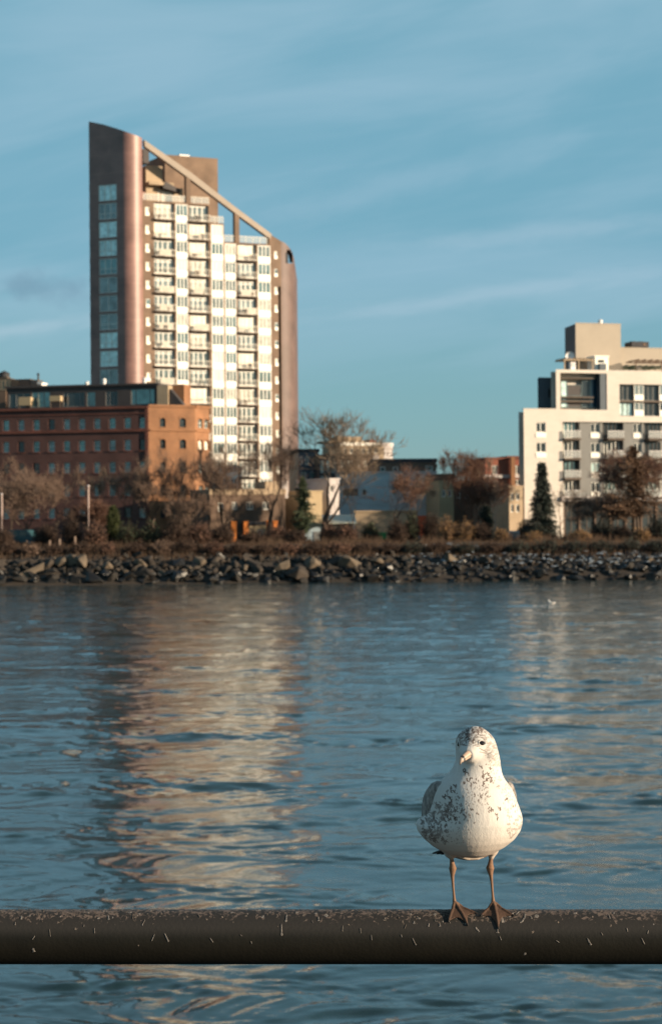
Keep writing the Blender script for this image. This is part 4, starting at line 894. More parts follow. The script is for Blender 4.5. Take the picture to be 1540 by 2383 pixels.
# ------------------------------------------------------------------ red brick warehouse on the left
def arched(parent, P, s0, s1, z0, z1, d, glass): return window(parent, P, s0, s1, z0, z1, d, panes=1, frame='white_frame' if glass != 'glass_dark' else 'roof_dark', glass=glass, fw=.06, transom=.5)
def make_warehouse():
    A = Facade(348, 300, -13); B = Facade(348, 300, 24)
    root = empty('brick_warehouse', (A.o.x, A.o.y, GZ), 'long red brick warehouse with rows of windows, bright orange corner and dark penthouse', 'building')
    zt = A.z(300, 947); xs = [332.7-35.25*i for i in range(13)]; rows = [(974, 999), (1025, 1050), (1076, 1101), (1129, 1155), (1182, 1206)]
    ops = []; 
    for x in xs:
        for ya, yb in rows: s0 = A.s(x-8.5, (ya+yb)/2); ops.append((s0, s0+.98, A.z(200, yb), A.z(200, ya), .42))
    s_left = A.s(-140, 1100)
    mb = MB(); wall(mb, A, s_left, 0, GZ-1, zt, ops); mb.fbox(A, s_left, -.4, GZ-1, zt-.3, -14, -.43, 0)
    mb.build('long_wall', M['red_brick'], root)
    for o in ops:
        g_ = rt.choice(['glass_grey', 'glass_grey', 'glass_teal', 'glass_dark'])
        window(root, A, o[0], o[1], o[2], o[3], -.3, panes=1, frame='white_frame' if g_ != 'glass_dark' else 'charcoal', glass=g_, fw=.055, transom=.5)
    mb = MB()
    z1 = A.z(200, 1001); mb.fbox(A, s_left, -.003, z1-.35, z1, .003, .22, 0); mb.fbox(A, s_left, -.003, zt-.25, zt+.1, .003, .32, 0); mb.fbox(A, s_left, -.003, zt-1.0, zt-.85, .003, .1, 0)
    mb.fbox(A, -.5, -.06, GZ, zt-.26, .003, .12, 0)
    for o in ops[::]: mb.fbox(A, o[0]-.08, o[1]+.08, o[2]-.14, o[2]-.002, .003, .1, 0)
    mb.build('string_course', M['dark_brick'], root)
    # orange corner
    sB = B.s(454.5, 1000); wx = [(373.5, 386.5), (419, 434)]; rowsB = [(972, 994), (1021.5, 1044), (1074, 1099), (1127, 1155), (1180, 1205)]; ops = []
    for a, b in wx:
        for ya, yb in rowsB: ops.append((B.s(a), B.s(b), B.z(400, yb), B.z(400, ya), .35))
    ztB = B.z(400, 944); mb = MB(); wall(mb, B, 0, sB, GZ-1, ztB, ops)
    Cc = Facade(0, 0, 62, origin=B.pt(sB, 0, 0)); sC = Cc.s(487, 1000); opsC = []
    for q in (.22, .66):
        for ya, yb in rowsB: opsC.append((sC*q, sC*q+1.15, Cc.z(470, yb+2), Cc.z(470, ya+2), .3))
    wall(mb, Cc, 0, sC, GZ-1, ztB, opsC)
    e = Vector(Cc.pt(sC, 0, 0)); mb.add([(e.x, e.y, GZ-1), (e.x-.5, e.y+9, GZ-1), (e.x-.5, e.y+9, ztB), (e.x, e.y, ztB)], [(0, 1, 2, 3)])
    q = [B.pt(0, -.45, 0), B.pt(sB-.25, -.45, 0), Cc.pt(sC, -.5, 0), (e.x-1, e.y+9, 0), (A.o.x, A.o.y+13, 0)]
    mb.add([(v[0], v[1], ztB-.4) for v in q]+[(v[0], v[1], GZ-1) for v in q], [(0, 1, 2, 3, 4)]+[(i, i+5, (i+1) % 5+5, (i+1) % 5) for i in range(5)])
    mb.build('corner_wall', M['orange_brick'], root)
    for P_, oo, gl in ((B, ops, ['glass_dark']), (Cc, opsC, ['glass_grey', 'curtain', 'glass_grey'])):
        for i, o in enumerate(oo):
            a0, a1, b0, b1 = o[:4]; window(root, P_, a0, a1, b0, b1, -.22, panes=1, frame='white_frame' if P_ is Cc else 'charcoal', glass=rt.choice(gl), fw=.07, transom=.5)
    mb = MB()
    for P_, oo in ((B, ops), (Cc, opsC)):      # segmental arch heads and sills
        for a0, a1, b0, b1, _ in oo:
            n = 6; w_ = a1-a0; pts_ = [(a0-.06, b1-.1), (a0, b1-.28)]+[(a0+w_*i/n, b1-.28+.27*math.sin(math.pi*i/n)) for i in range(1, n)]+[(a1, b1-.28), (a1+.06, b1-.1), (a1+.06, b1+.16), (a0-.06, b1+.16)]
            mb.fpoly(P_, pts_[::1], -.2, .06, 0); mb.fbox(P_, a0-.06, a1+.06, b0-.14, b0-.002, .003, .1, 0)
    mb.build('window_arches', M['orange_brick'], root)
    mb = MB(); z1 = B.z(400, 999); mb.fbox(B, .15, sB, z1-.28, z1, .003, .2, 0); mb.fbox(Cc, 0.004, sC, z1-.28, z1, .003, .18, 0); mb.fbox(B, .0, sB, ztB-.22, ztB+.12, -.2, .2, 0); mb.fbox(Cc, .06, sC, ztB-.22, ztB+.118, -.2, .18, 0)
    mb.build('cornice', M['orange_brick'], root)
    # dark penthouse storey set back behind the parapet
    Q = Facade(0, 0, -13, origin=A.pt(0, -3.2, 0)); s0, s1 = Q.s(17, 920), Q.s(367, 920); zr = Q.z(200, 900); zb = zt-.35
    wins = [(21, 71, 911, 946), (74, 117, 909, 946), (147, 197, 912, 946), (202, 222, 912, 946), (246, 274, 911, 945), (305, 360, 908, 944)]
    ops = [(Q.s(a, 920), Q.s(b, 920), max(zb+.05, Q.z(200, d)), Q.z(200, c), .3) for a, b, c, d in wins]
    mb = MB(); wall(mb, Q, s0, s1, zb, zr, ops); mb.fbox(Q, s0, s1, zb, zr-.02, -8, -.45, 0); mb.add([Q.pt(s0, 0, zr), Q.pt(s1, 0, zr), Q.pt(s1, -8, zr), Q.pt(s0, -8, zr)], [(0, 1, 2, 3)])
    mb.fbox(Q, s0-.2, s1+.2, zr+.002, zr+.3, -8.2, .35, 0)
    ph = mb.build('penthouse', M['charcoal'], root)
    for i, o in enumerate(ops): window(ph, Q, *o[:4], -.12, panes=[.2, .8] if i in (2, 5) else 3, frame='grey_wall', glass='glass_teal' if i % 2 else 'glass_dark', fw=.09)
    mb = MB(); mb.fbox(Q, Q.s(367, 920)+.02, Q.s(393, 920), zb, Q.z(380, 897), -4, .3, 0); mb.build('stair_tower', M['tan_wall'], root)
    mb = MB(); mb.fbox(Q, Q.s(395, 900), Q.s(420, 900), zb, Q.z(405, 892.5), -5, -1.8, 0); mb.build('chimney', M['orange_brick'], root)
    mb = MB(); mb.fpoly(Q, [Q.hit(393, 944), Q.hit(428, 944), Q.hit(396, 905)], -1.5, .0, 0); mb.build('stair_side', M['charcoal'], root)
    mb = MB(); mb.fbox(Q, Q.s(-30, 930), Q.s(16.5, 930), zb, Q.z(0, 910), -5, .3, 0); mb.build('roof_bulkhead', M['brown_wall'], root)
    # things standing on the roofs
    for x0_, x1_, y0_, y1_, mt, lab in ((44, 72, 925, 945, 'yellow_wall', 'sunlit yellow cabinet on the warehouse parapet, left of its neighbour'), (116, 141, 922, 945, 'yellow_wall', 'sunlit yellow planter with dark legs on the warehouse parapet')):
        K = Facade(0, 0, -13, origin=A.pt(0, -1.6, 0)); o0 = K.pt(K.s(x0_, 930), 0, zb)
        r_ = empty('planter', o0, lab, 'planter'); mb = MB(); a, b, c, d = K.rect(x0_, x1_, y0_, y1_); mb.fbox(K, a, b, (c+d)/2 if x0_ > 100 else c+.1, d, -1.0, 0, 0); mb.fbox(K, a+.06, b-.06, d, d+.06, -.94, -.06, 0); mb.build('box', M[mt], r_)
        mb = MB(); mb.fbox(K, a, a+.15, zb, (c+d)/2-.003 if x0_ > 100 else c+.097, -.15, 0, 0); mb.fbox(K, b-.15, b, zb, (c+d)/2-.003 if x0_ > 100 else c+.097, -.15, 0, 0); mb.build('leg', M['slab'], r_)
    for x, y0_, y1_, lab in ((195, 892, 901, 'small white roof vent at the left on the long dark penthouse roof'), (235, 885, 900, 'white roof vent in front of the tower windows'), (329.5, 884, 899, 'white roof vent near the right end of the dark penthouse roof')):
        p = Q.pt(Q.s(x, 900), -1.5, zr+.3); r_ = empty('roof_vent', p, lab, 'vent'); h = (y1_-y0_)/F*302
        mb = MB(); mb.cyl(p, .28, h*.65, 12); mb.build('pipe', M['white'], r_, smooth=False); mb = MB(); mb.cyl((p[0], p[1], p[2]+h*.65+.001), .36, h*.35, 12, r2=.2); mb.build('cap', M['white'], r_)
    T = Facade(0, 0, -13, origin=A.pt(0, -9, 0)); zb3 = Q.z(30, 907)
    def roofthing(nm, lab, cat, x0_, x1_, y0_, y1_, mt, shape='box', dep=2.2):
        a, b, c, d = T.rect(x0_, x1_, y0_, y1_); p0 = T.pt((a+b)/2, 0, c); r_ = empty(nm, p0, lab, cat); mb = MB()
        if shape == 'tank':
            mb.cyl(T.pt((a+b)/2, -(b-a)/2, c+.35), (b-a)/2, d-c-.75, 16); o_ = mb.build('tank', M[mt], r_, smooth=False); mb = MB(); mb.cyl(T.pt((a+b)/2, -(b-a)/2, d-.398), (b-a)/2+.08, .4, 16, r2=.1); mb.build('lid', M['roof_dark'], r_)
            mb = MB(); mb.fbox(T, a+.1, b-.1, c, c+.349, -(b-a)+.1, -.1, 0); mb.build('stand', M['slab'], r_)
        else:
            mb.fbox(T, a, b, c, d-.15, -dep, 0, 0); mb.build('housing', M[mt], r_)
            mb = MB(); mb.fbox(T, a-.06, b+.06, d-.148, d, -dep-.06, .06, 0); mb.build('lid', M['slab' if mt != 'white' else 'white'], r_)
            mb = MB(); n = 5
            for i in range(n): q = a+(b-a)*(i+.5)/n; mb.fbox(T, q-.04, q+.04, c+.15, d-.3, .003, .05, 0)
            mb.build('louvre', M['slab'], r_)
        return r_
    roofthing('roof_house', 'tan roof house at the left picture edge, under a dark tank', 'roof structure', -20, 26, 881, 908, 'tan_wall')
    roofthing('water_tank', 'dark round tank on top of the tan roof house', 'tank', -6, 18, 862, 882, 'roof_dark', 'tank')
    roofthing('air_handler', 'pinkish tan metal unit beside the tan roof house', 'roof unit', 27, 44, 883, 908, 'brown_wall')
    roofthing('air_handler', 'wide black machine unit in the middle of the rooftop plant', 'roof unit', 45, 71, 882, 905, 'roof_dark')
    roofthing('air_handler', 'dark machine unit with a stub chimney, beside the white vent box', 'roof unit', 72.5, 88, 884, 904, 'slate')
    roofthing('vent_box', 'bright white vent box at the right end of the rooftop plant', 'vent', 88.5, 98, 890, 904, 'white')
    a, b, c, d = T.rect(84, 90, 867, 884); p0 = T.pt((a+b)/2, -.5, c); r_ = empty('flue', p0, 'short black flue rising from the dark rooftop machines', 'flue'); mb = MB(); mb.cyl(p0, .14, d-c-.3, 10); mb.build('pipe', M['black'], r_); mb = MB(); mb.cyl((p0[0], p0[1], d-.298), .26, .3, 10, r2=.05); mb.build('cowl', M['black'], r_)
make_warehouse()
# ------------------------------------------------------------------ cream apartment house on the right
def mass(mb, P, s0, s1, z0, z1, d0, d1, k=.54, mi=0):    # block whose left side runs straight back from the river
    q = [(s0, d1), (s1, d1), (s1, d0), (s0+(d1-d0)*k, d0)]; mb.hexa([P.pt(a, d, z0) for a, d in q]+[P.pt(a, d, z1) for a, d in q], mi)
def make_white():
    P = Facade(1220, 292, 18); root = empty('apartment_house', (P.o.x, P.o.y, GZ), 'cream stepped apartment house with grey recessed wall and dark balconies', 'building')
    X = lambda x, y=1000, d=0: P.s(x, y, d)
    Z = lambda y, x=1350, d=0: P.z(x, y, d)
    zt1, zt2 = Z(953, 1300), Z(862, 1450); send = X(1720)
    rz = lambda y: Z(y, 1400)
    # openings of the front
    rows = [(984, 1007), (1030, 1053), (1076, 1099), (1122, 1145)]; ops = []; wj = []
    for ya, yb in rows[:4]: ops.append((X(1246.5), X(1268.5), rz(yb), rz(ya), .25)); wj.append((ops[-1], 0, P, 0))
    zr0, zr1 = rz(1156), rz(982)
    ops.append((X(1308), send, zr0, zr1, 1.3))                     # deep recess holding the balconies
    ops.append((X(1302.8, 900), X(1411, 900), zt1+.0, rz(869), 1.6))   # terrace loggia
    ops.append((X(1440.5, 930), send, rz(967.5), rz(893.5), .9))      # long window band
    zg = rz(1168)
    ops2 = [(X(1312)+i*2.35, X(1312)+i*2.35+2.1, GZ+.3, zg-.15, .3) for i in range(14)]
    mb = MB(); sl2 = X(1293, 900)
    wall(mb, P, 0, send, zg, zt1, [o for o in ops if o[2] < zt1-.01])
    wall(mb, P, sl2, send, zt1, zt2, [o for o in ops if o[3] > zt1+.01 and o[0] > sl2])
    wall(mb, P, 0, X(1308), GZ-1, zg, [], mi=0)
    mass(mb, P, 0, send, GZ-1, zt1-.3, -10, -1.75); mass(mb, P, sl2, send, zt1-.3, zt2-.2, -10, -1.75)
    mb.add([P.pt(0, 0, GZ-1), P.pt(0, 0, zt1), P.pt(5.4, -10, zt1), P.pt(5.4, -10, GZ-1)], [(0, 1, 2, 3)])
    mb.add([P.pt(sl2, 0, zt1), P.pt(sl2, 0, zt2), P.pt(sl2+3.1, -7, zt2), P.pt(sl2+3.1, -7, zt1)], [(0, 1, 2, 3)])
    mb.add([P.pt(0, 0, zt1), P.pt(sl2, 0, zt1), P.pt(sl2, -10, zt1), P.pt(5.4, -10, zt1)], [(0, 1, 2, 3)])
    for zt, a in ((zt2, sl2),): mb.add([P.pt(a, 0, zt), P.pt(send, 0, zt), P.pt(send, -10, zt), P.pt(a+4.5, -10, zt)], [(0, 1, 2, 3)])
    mb.fbox(P, 0, sl2+.02, zt1+.002, zt1+.12, -.5, .05)
    mb.build('cream_wall', M['cream'], root)
    mb = MB(); s0r = X(1308)+.05
    greys = []
    for ya, yb in rows:       # windows in the grey recessed wall
        greys += [(P.s(1369, 1000, -1.0), P.s(1390, 1000, -1.0), rz(yb), rz(ya), .2), (P.s(1468, 1000, -1.0), P.s(1487, 1000, -1.0), rz(yb), rz(ya), .2)]
    wall(mb, P, s0r, send, zr0, zr1, greys, d=-1.28); mb.build('grey_recessed_wall', M['grey_wall'], root)
    mb = MB()    # pale bays standing a little forward in the recess
    for a, b in ((1350, 1404), (1452, 1500)): 
        sa, sb = X(a), X(b); wall(mb, P, sa, sb, zr0, zr1, [(o[0], o[1], o[2]-.0, o[3], .25) for o in greys if o[0] > sa and o[1] < sb], d=-.35)
        for s_, e_ in ((sa, 1), (sb, -1)): mb.add([P.pt(s_, -.35, zr0), P.pt(s_, -.35, zr1), P.pt(s_, -1.28, zr1), P.pt(s_, -1.28, zr0)], [(0, 1, 2, 3)])
    mb.build('grey_bay', M['grey_wall'], root)
    for o, k, _, _ in wj: window(root, P, *o[:4], -.12, panes=2, frame='white_frame', glass='glass_dark', fw=.1)
    for o in greys: window(root, P, *o[:4], -.5, panes=2, frame='white_frame', glass=rt.choice(['glass_dark', 'glass_dark', 'glass_pale', 'glass_grey']), fw=.1)
    for o in greys+[w_[0] for w_ in wj]:      # pale panel (air conditioner cover) under each window
        mb = MB(); d = .003 if o in [w_[0] for w_ in wj] else -.34; mb.fbox(P, o[0]-.05, o[1]+.05, o[2]-.72, o[2]-.05, d, d+.08); mb.build('sill_panel', M['white_panel'], root)
    for (xa, xb) in ((1308, 1347), (1409, 1448), (1504, 1545)):
        sa, sb = X(xa), X(xb)
        for i, (ya, yb) in enumerate(rows):
            zf = rz(1024+46*i-4)
            bo_m = MB(); bo_m.fbox(P, sa+.06, sb, zf-.28, zf, -1.27, .55); bo = bo_m.build('balcony', M['slab'], root)
            window(bo, P, sa+.1, sb-.1, zf+.02, zf+2.35, -1.0, panes=[.22, .5, .75], glass=rt.choice(['glass_dark', 'glass_dark', 'glass_teal']), frame='charcoal' if rt.random() < .5 else 'white_frame', fw=.1, name='glazed_door', fd=.15)
            rl = MB(); rl.fbox(P, sa+.08, sb-.02, zf+.98, zf+1.05, .44, .5); n = 10
            for q in range(n+1): u = sa+.1+(sb-sa-.15)*q/n; rl.fbox(P, u-.02, u+.02, zf, zf+.98, .45, .49)
            ro = rl.build('railing', M['steel'], bo); gl = MB(); gl.fbox(P, sa+.1, sb-.04, zf+.08, zf+.95, .465, .475); gl.build('glass_panel', M['rail_glass'], ro)
    # white lintel band and brown ground storey
    mb = MB(); mb.fbox(P, X(1303), send, rz(1166), rz(1154.5), -.2, .5); mb.build('canopy_band', M['whitewash'], root)
    mb = MB(); wall(mb, P, X(1308)+.002, send, GZ-1, zg, ops2, d=-.05); mb.build('ground_storey_wall', M['brown_wall'], root)
    for o in ops2[:11]: window(root, P, *o[:4], -.3, panes=2, frame='slab', glass='glass_dark', fw=.12, transom=.6)
    # loggia on the terrace level
    zl0, zl1 = zt1, rz(869); L0, L1 = X(1302.8, 900), X(1411, 900)
    for (xa, xb, ya, yb, gl) in ((1304, 1319, 886, 948, 'glass_pale'), (1319.5, 1352, 895, 921, 'charcoal'), (1353, 1372, 885, 948, 'glass_dark'), (1373, 1395, 880, 948, 'tealglass'), (1319.5, 1352, 930, 948, 'charcoal')):
        window(root, P, P.s(xa, 910, -1.2), P.s(xb, 910, -1.2), max(zt1+.02, rz(yb)), rz(ya), -1.2, panes=1, frame='glass_grey', glass=gl, fw=.07)
    mb = MB(); mb.fbox(P, L0+.002, X(1382, 900), rz(926.5), rz(923), -1.5, -.2); mb.fbox(P, L0+.002, X(1382, 900), rz(882), rz(879), -1.5, -.3); mb.fbox(P, L0+.002, X(1382, 900), rz(936), rz(932), -1.5, -.5); mb.build('loggia_slab', M['slab'], root)
    mb = MB(); mb.fbox(P, X(1396, 900), L1-.002, zl0+.002, rz(846), -1.5, -.1); mb.build('slate_pier', M['slate'], root)
    # long window band, two storeys
    W0 = X(1440.5, 930); zm = rz(931)
    mb = MB(); mb.fbox(P, W0+.002, send, zm-.25, zm, -.88, -.1); mb.build('band_slab', M['slab'], root)
    for r_, (za, zb_) in enumerate(((zm+.01, rz(894)), (rz(967), zm-.26))):
        q = W0+.05; i = 0
        while q < X(1560):
            w_ = (2.35, 1.55)[i % 2]; window(root, P, q, q+w_-.08, za, zb_, -.7 if i % 2 == 0 else -.35, panes=(3, 2)[i % 2], glass=rt.choice(['glass_dark', 'glass_dark', 'glass_grey']) if (r_, i) != (1, 0) else 'glass_pale', frame='white_frame' if i % 2 else 'grey_wall', panel=.75 if i % 2 else .0, fw=.1); q += w_; i += 1
    # dark slate block on the left terrace
    S = Facade(0, 0, 18, origin=P.pt(0, -3, 0)); mb = MB(); so_ = [(S.s(1275, 920), S.s(1284, 920), S.z(1280, 925), S.z(1280, 905), .2)]
    a, b = S.s(1252, 920), S.s(1300, 920); wall(mb, S, a, b, zt1, S.z(1270, 880), so_); mass(mb, S, a, b, zt1, S.z(1270, 880)-.02, -5, -.22); mb.add([S.pt(a, 0, zt1), S.pt(a, 0, S.z(1270, 880)), S.pt(a+.1, -.22, S.z(1270, 880)), S.pt(a+.1, -.22, zt1)], [(0, 1, 2, 3)]); mass(mb, S, a-.05, b, S.z(1270, 880), S.z(1270, 878.5), -5, .06)
    mb.build('slate_wing', M['slate'], root); window(root, S, *so_[0][:4], -.1, panes=1, frame='charcoal', glass='glass_dark')
    # roof house, lower roof block, bulkhead, pergolas
    T = Facade(0, 0, 18, origin=P.pt(0, -4, 0)); a, b = T.s(1338.5, 800), T.s(1443.5, 800); mb = MB(); zr = T.z(1390, 754.5)
    mass(mb, T, a, b, zt2-.3, zr, -8, 0); mass(mb, T, a-.03, b+.05, zr+.002, zr+.15, -8.05, .05); rh = mb.build('roof_house', M['cream2'], root)
    va = Vector(T.pt(a, 0, 0)); # the shaded slate side, seen left of the front
    sx_ = T.s(1313.5, 800, -3.2); mb = MB(); mb.hexa([T.pt(sx_, -3.2, zt2-.3), T.pt(a-.002, -.02, zt2-.3), T.pt(a+3.4, -7.9, zt2-.3), T.pt(sx_+3.2, -7.9, zt2-.3), T.pt(sx_, -3.2, T.z(1316, 758)), T.pt(a-.002, -.02, zr), T.pt(a+3.4, -7.9, zr), T.pt(sx_+3.2, -7.9, T.z(1316, 758))]); mb.build('slate_side', M['slate'], root)
    mb = MB(); mb.fbox(T, b+.06, send, zt2-.3, T.z(1500, 810), -8, -1.0); mb.fbox(T, b+.06, send, T.z(1500, 810)+.002, T.z(1500, 810)+.15, -8.1, -.95); mb.build('lower_roof_block', M['cream2'], root)
    U = Facade(0, 0, 18, origin=P.pt(0, -.6, 0)); s0, s1, z0_, z1_ = U.rect(1383.5, 1414.5, 831, 861.8)
    mb = MB(); wall(mb, U, s0, s1, zt2-.001, z1_, [(U.s(1392), U.s(1407), U.z(1400, 845), U.z(1400, 837), .2)]); mb.fbox(U, s0+.01, s1-.01, zt2, z1_-.02, -2.5, -.22); mb.fbox(U, s0-.1, s1+.1, z1_, z1_+.2, -2.6, .1); bh = mb.build('bulkhead', M['white_panel'], root)
    window(bh, U, U.s(1392), U.s(1407), U.z(1400, 845), U.z(1400, 837), -.1, panes=1, frame='white_frame', glass='glass_dark', fw=.06)
    for (xa, xb, yt) in ((1311, 1380, 836), (1477, 1600, 839)):
        mb = MB(); a, b = U.s(xa, 840), U.s(xb, 840); zt = U.z((xa+min(xb, 1540))/2, yt); mb.fbox(U, a, b, zt-.18, zt, -.1, .05); mb.fbox(U, a, b, zt-.18, zt, -3.0, -2.85)
        for i in range(8): q = a+(b-a)*(i+.5)/8; mb.fbox(U, q-.05, q+.05, zt+.002, zt+.16, -3.2, .2)
        for q in (a+.1, (a+b)/2, b-.15): mb.fbox(U, q-.07, q+.07, zt2, zt-.182, -.09, .04)
        mb.build('pergola', M['tan_wall' if xa < 1400 else 'brown_wall'], root)
    mb = MB()
    for (xa, xb) in ((1452, 1480), (1484, 1540)):      # planting along the roof edge
        for i in range(26):
            p = U.pt(U.s(xa)+(U.s(xb)-U.s(xa))*rt.random(), rt.uniform(-.2, .2), zt2+.1)
            for _ in range(8): q = Vector(p)+Vector((rt.uniform(-.3, .3), 0, rt.uniform(0, .55))); mb.add([q, q+Vector((.15, 0, .05)), q+Vector((.05, .05, .18))], [(0, 1, 2)])
    r_ = mb.build('roof_planting', M['needles'], None, loc=U.pt(U.s(1500), 0, zt2)); tag(r_, 'dark green planting along the cream roof edge', 'plants', kind='stuff')
    # things on the roofs
    a, b, c, d = T.rect(1481, 1520.5, 793, 809); zb = T.z(1500, 810)+.15; p0 = T.pt((a+b)/2, -2.4, zb); r_ = empty('air_conditioner', p0, 'big black cooling unit on the lower cream roof', 'roof unit')
    mb = MB(); mb.fbox(T, a, b, zb+.12, d, -4, -1.6); mb.fbox(T, a+.1, a+.3, zb+.001, zb+.118, -3.8, -1.8); mb.fbox(T, b-.3, b-.1, zb+.001, zb+.118, -3.8, -1.8); mb.build('housing', M['roof_dark'], r_); mb = MB(); mb.fbox(T, b-.9, b-.5, zb+.3, d-.2, -1.597, -1.55); mb.build('access_panel', M['brown_wall'], r_)
    for nm, xa in (('fan_shroud', .3),):
        mb = MB(); mb.cyl(T.pt(a+.75, -2.8, d+.002), .5, .12, 18); mb.cyl(T.pt(b-.75, -2.8, d+.002), .5, .12, 18); mb.build('fan_shroud', M['black'], r_)
    p = T.pt(T.s(1403, 755), -1, zr+.15); r_ = empty('vent_box', p, 'small white vent on top of the tall roof house', 'vent'); mb = MB(); mb.cyl(p, .32, .35, 10); mb.build('pipe', M['white'], r_); mb = MB(); mb.ball((p[0], p[1], p[2]+.45), (.35, .35, .2), 12, 8); mb.build('cap', M['white'], r_, smooth=True)
    p = Vector(U.pt(U.s(1331, 850), -.8, zt2)); r_ = empty('satellite_dish', p, 'white round satellite dish at the left end of the pergola', 'satellite dish'); zc = U.z(1331, 829)
    mb = MB(); mb.tube([p, (p.x, p.y, zc-.3)], .06, 8); mb.build('mast', M['steel'], r_); mb = MB(); n = 18; dirv = Vector((-.2, -.9, .3)).normalized(); q = dirv.to_track_quat('Z', 'Y').to_matrix(); vs = []
    for rr in (0, .25, .45, .62): vs += [Vector((p.x, p.y-.2, zc))+q @ Vector((rr*math.cos(2*math.pi*i/n), rr*math.sin(2*math.pi*i/n), rr*rr*.6)) for i in range(n)]
    mb.add(vs, [(j*n+i, j*n+(i+1) % n, (j+1)*n+(i+1) % n, (j+1)*n+i) for j in range(3) for i in range(n)]); mb.build('dish', M['white'], r_, smooth=True)
    p = Vector(U.pt(U.s(1333, 858), -.3, zt2+.13)); r_ = empty('roof_cabinet', p, 'small white cabinet under the dish at the roof edge', 'cabinet'); mb = MB(); a = U.s(1329, 858); mb.fbox(U, a, a+.7, zt2+.005, zt2+1.1, -.9, -.2); mb.build('box', M['white'], r_); mb = MB(); mb.fbox(U, a+.1, a+.6, zt2+.5, zt2+.95, -.197, -.17); mb.build('door', M['steel'], r_)
M['cream2'] = mat('beige stucco', (0.35, 0.30, 0.24), 0.85, 0.06, 0.4)
M['tealglass'] = glass('deep blue glass', (0.01, 0.045, 0.075), 0.1, 0.4)
make_white()
# ------------------------------------------------------------------ low houses between the two blocks
def house(nm, lab, x0, x1, y0, y1, Y, b, mt, wins=(), roofm='roof_dark', parapet=.3, depth=9, glassm=('glass_dark',), frame='white_frame', wall_name='wall', base=None, cat='building', mat2=None):
    P = Facade((x0+x1)/2, Y, b); s0, s1 = P.s(x0, (y0+y1)/2), P.s(x1, (y0+y1)/2); zt = P.z((x0+x1)/2, y0); zb = GZ-1 if base is None else P.z((x0+x1)/2, base)
    root = empty(nm, P.pt((s0+s1)/2, 0, max(zb, GZ)), lab, cat); ops = []
    for w_ in wins:
        r_ = P.rect(*w_[:4]); ops.append((r_[0], r_[1], r_[2], r_[3], .2))
    mb = MB(); wall(mb, P, s0, s1, zb, zt, ops); mb.fbox(P, s0, s1, zb, zt-.02, -depth, -.25)
    for s_ in (s0, s1): mb.add([P.pt(s_, 0, zb), P.pt(s_, 0, zt), P.pt(s_, -.25, zt), P.pt(s_, -.25, zb)], [(0, 1, 2, 3)])
    mb.build(wall_name, M[mt], root)
    mb = MB(); mb.fbox(P, s0-.12, s1+.12, zt, zt+parapet, -depth-.1, .12); mb.build('roof_edge', M[roofm], root)
    for i, o in enumerate(ops):
        w_ = wins[i]; window(root, P, *o[:4], -.1, panes=w_[4] if len(w_) > 4 else 2, frame=w_[6] if len(w_) > 6 else frame, glass=w_[5] if len(w_) > 5 else rt.choice(glassm), fw=.1)
    return root, P, zt
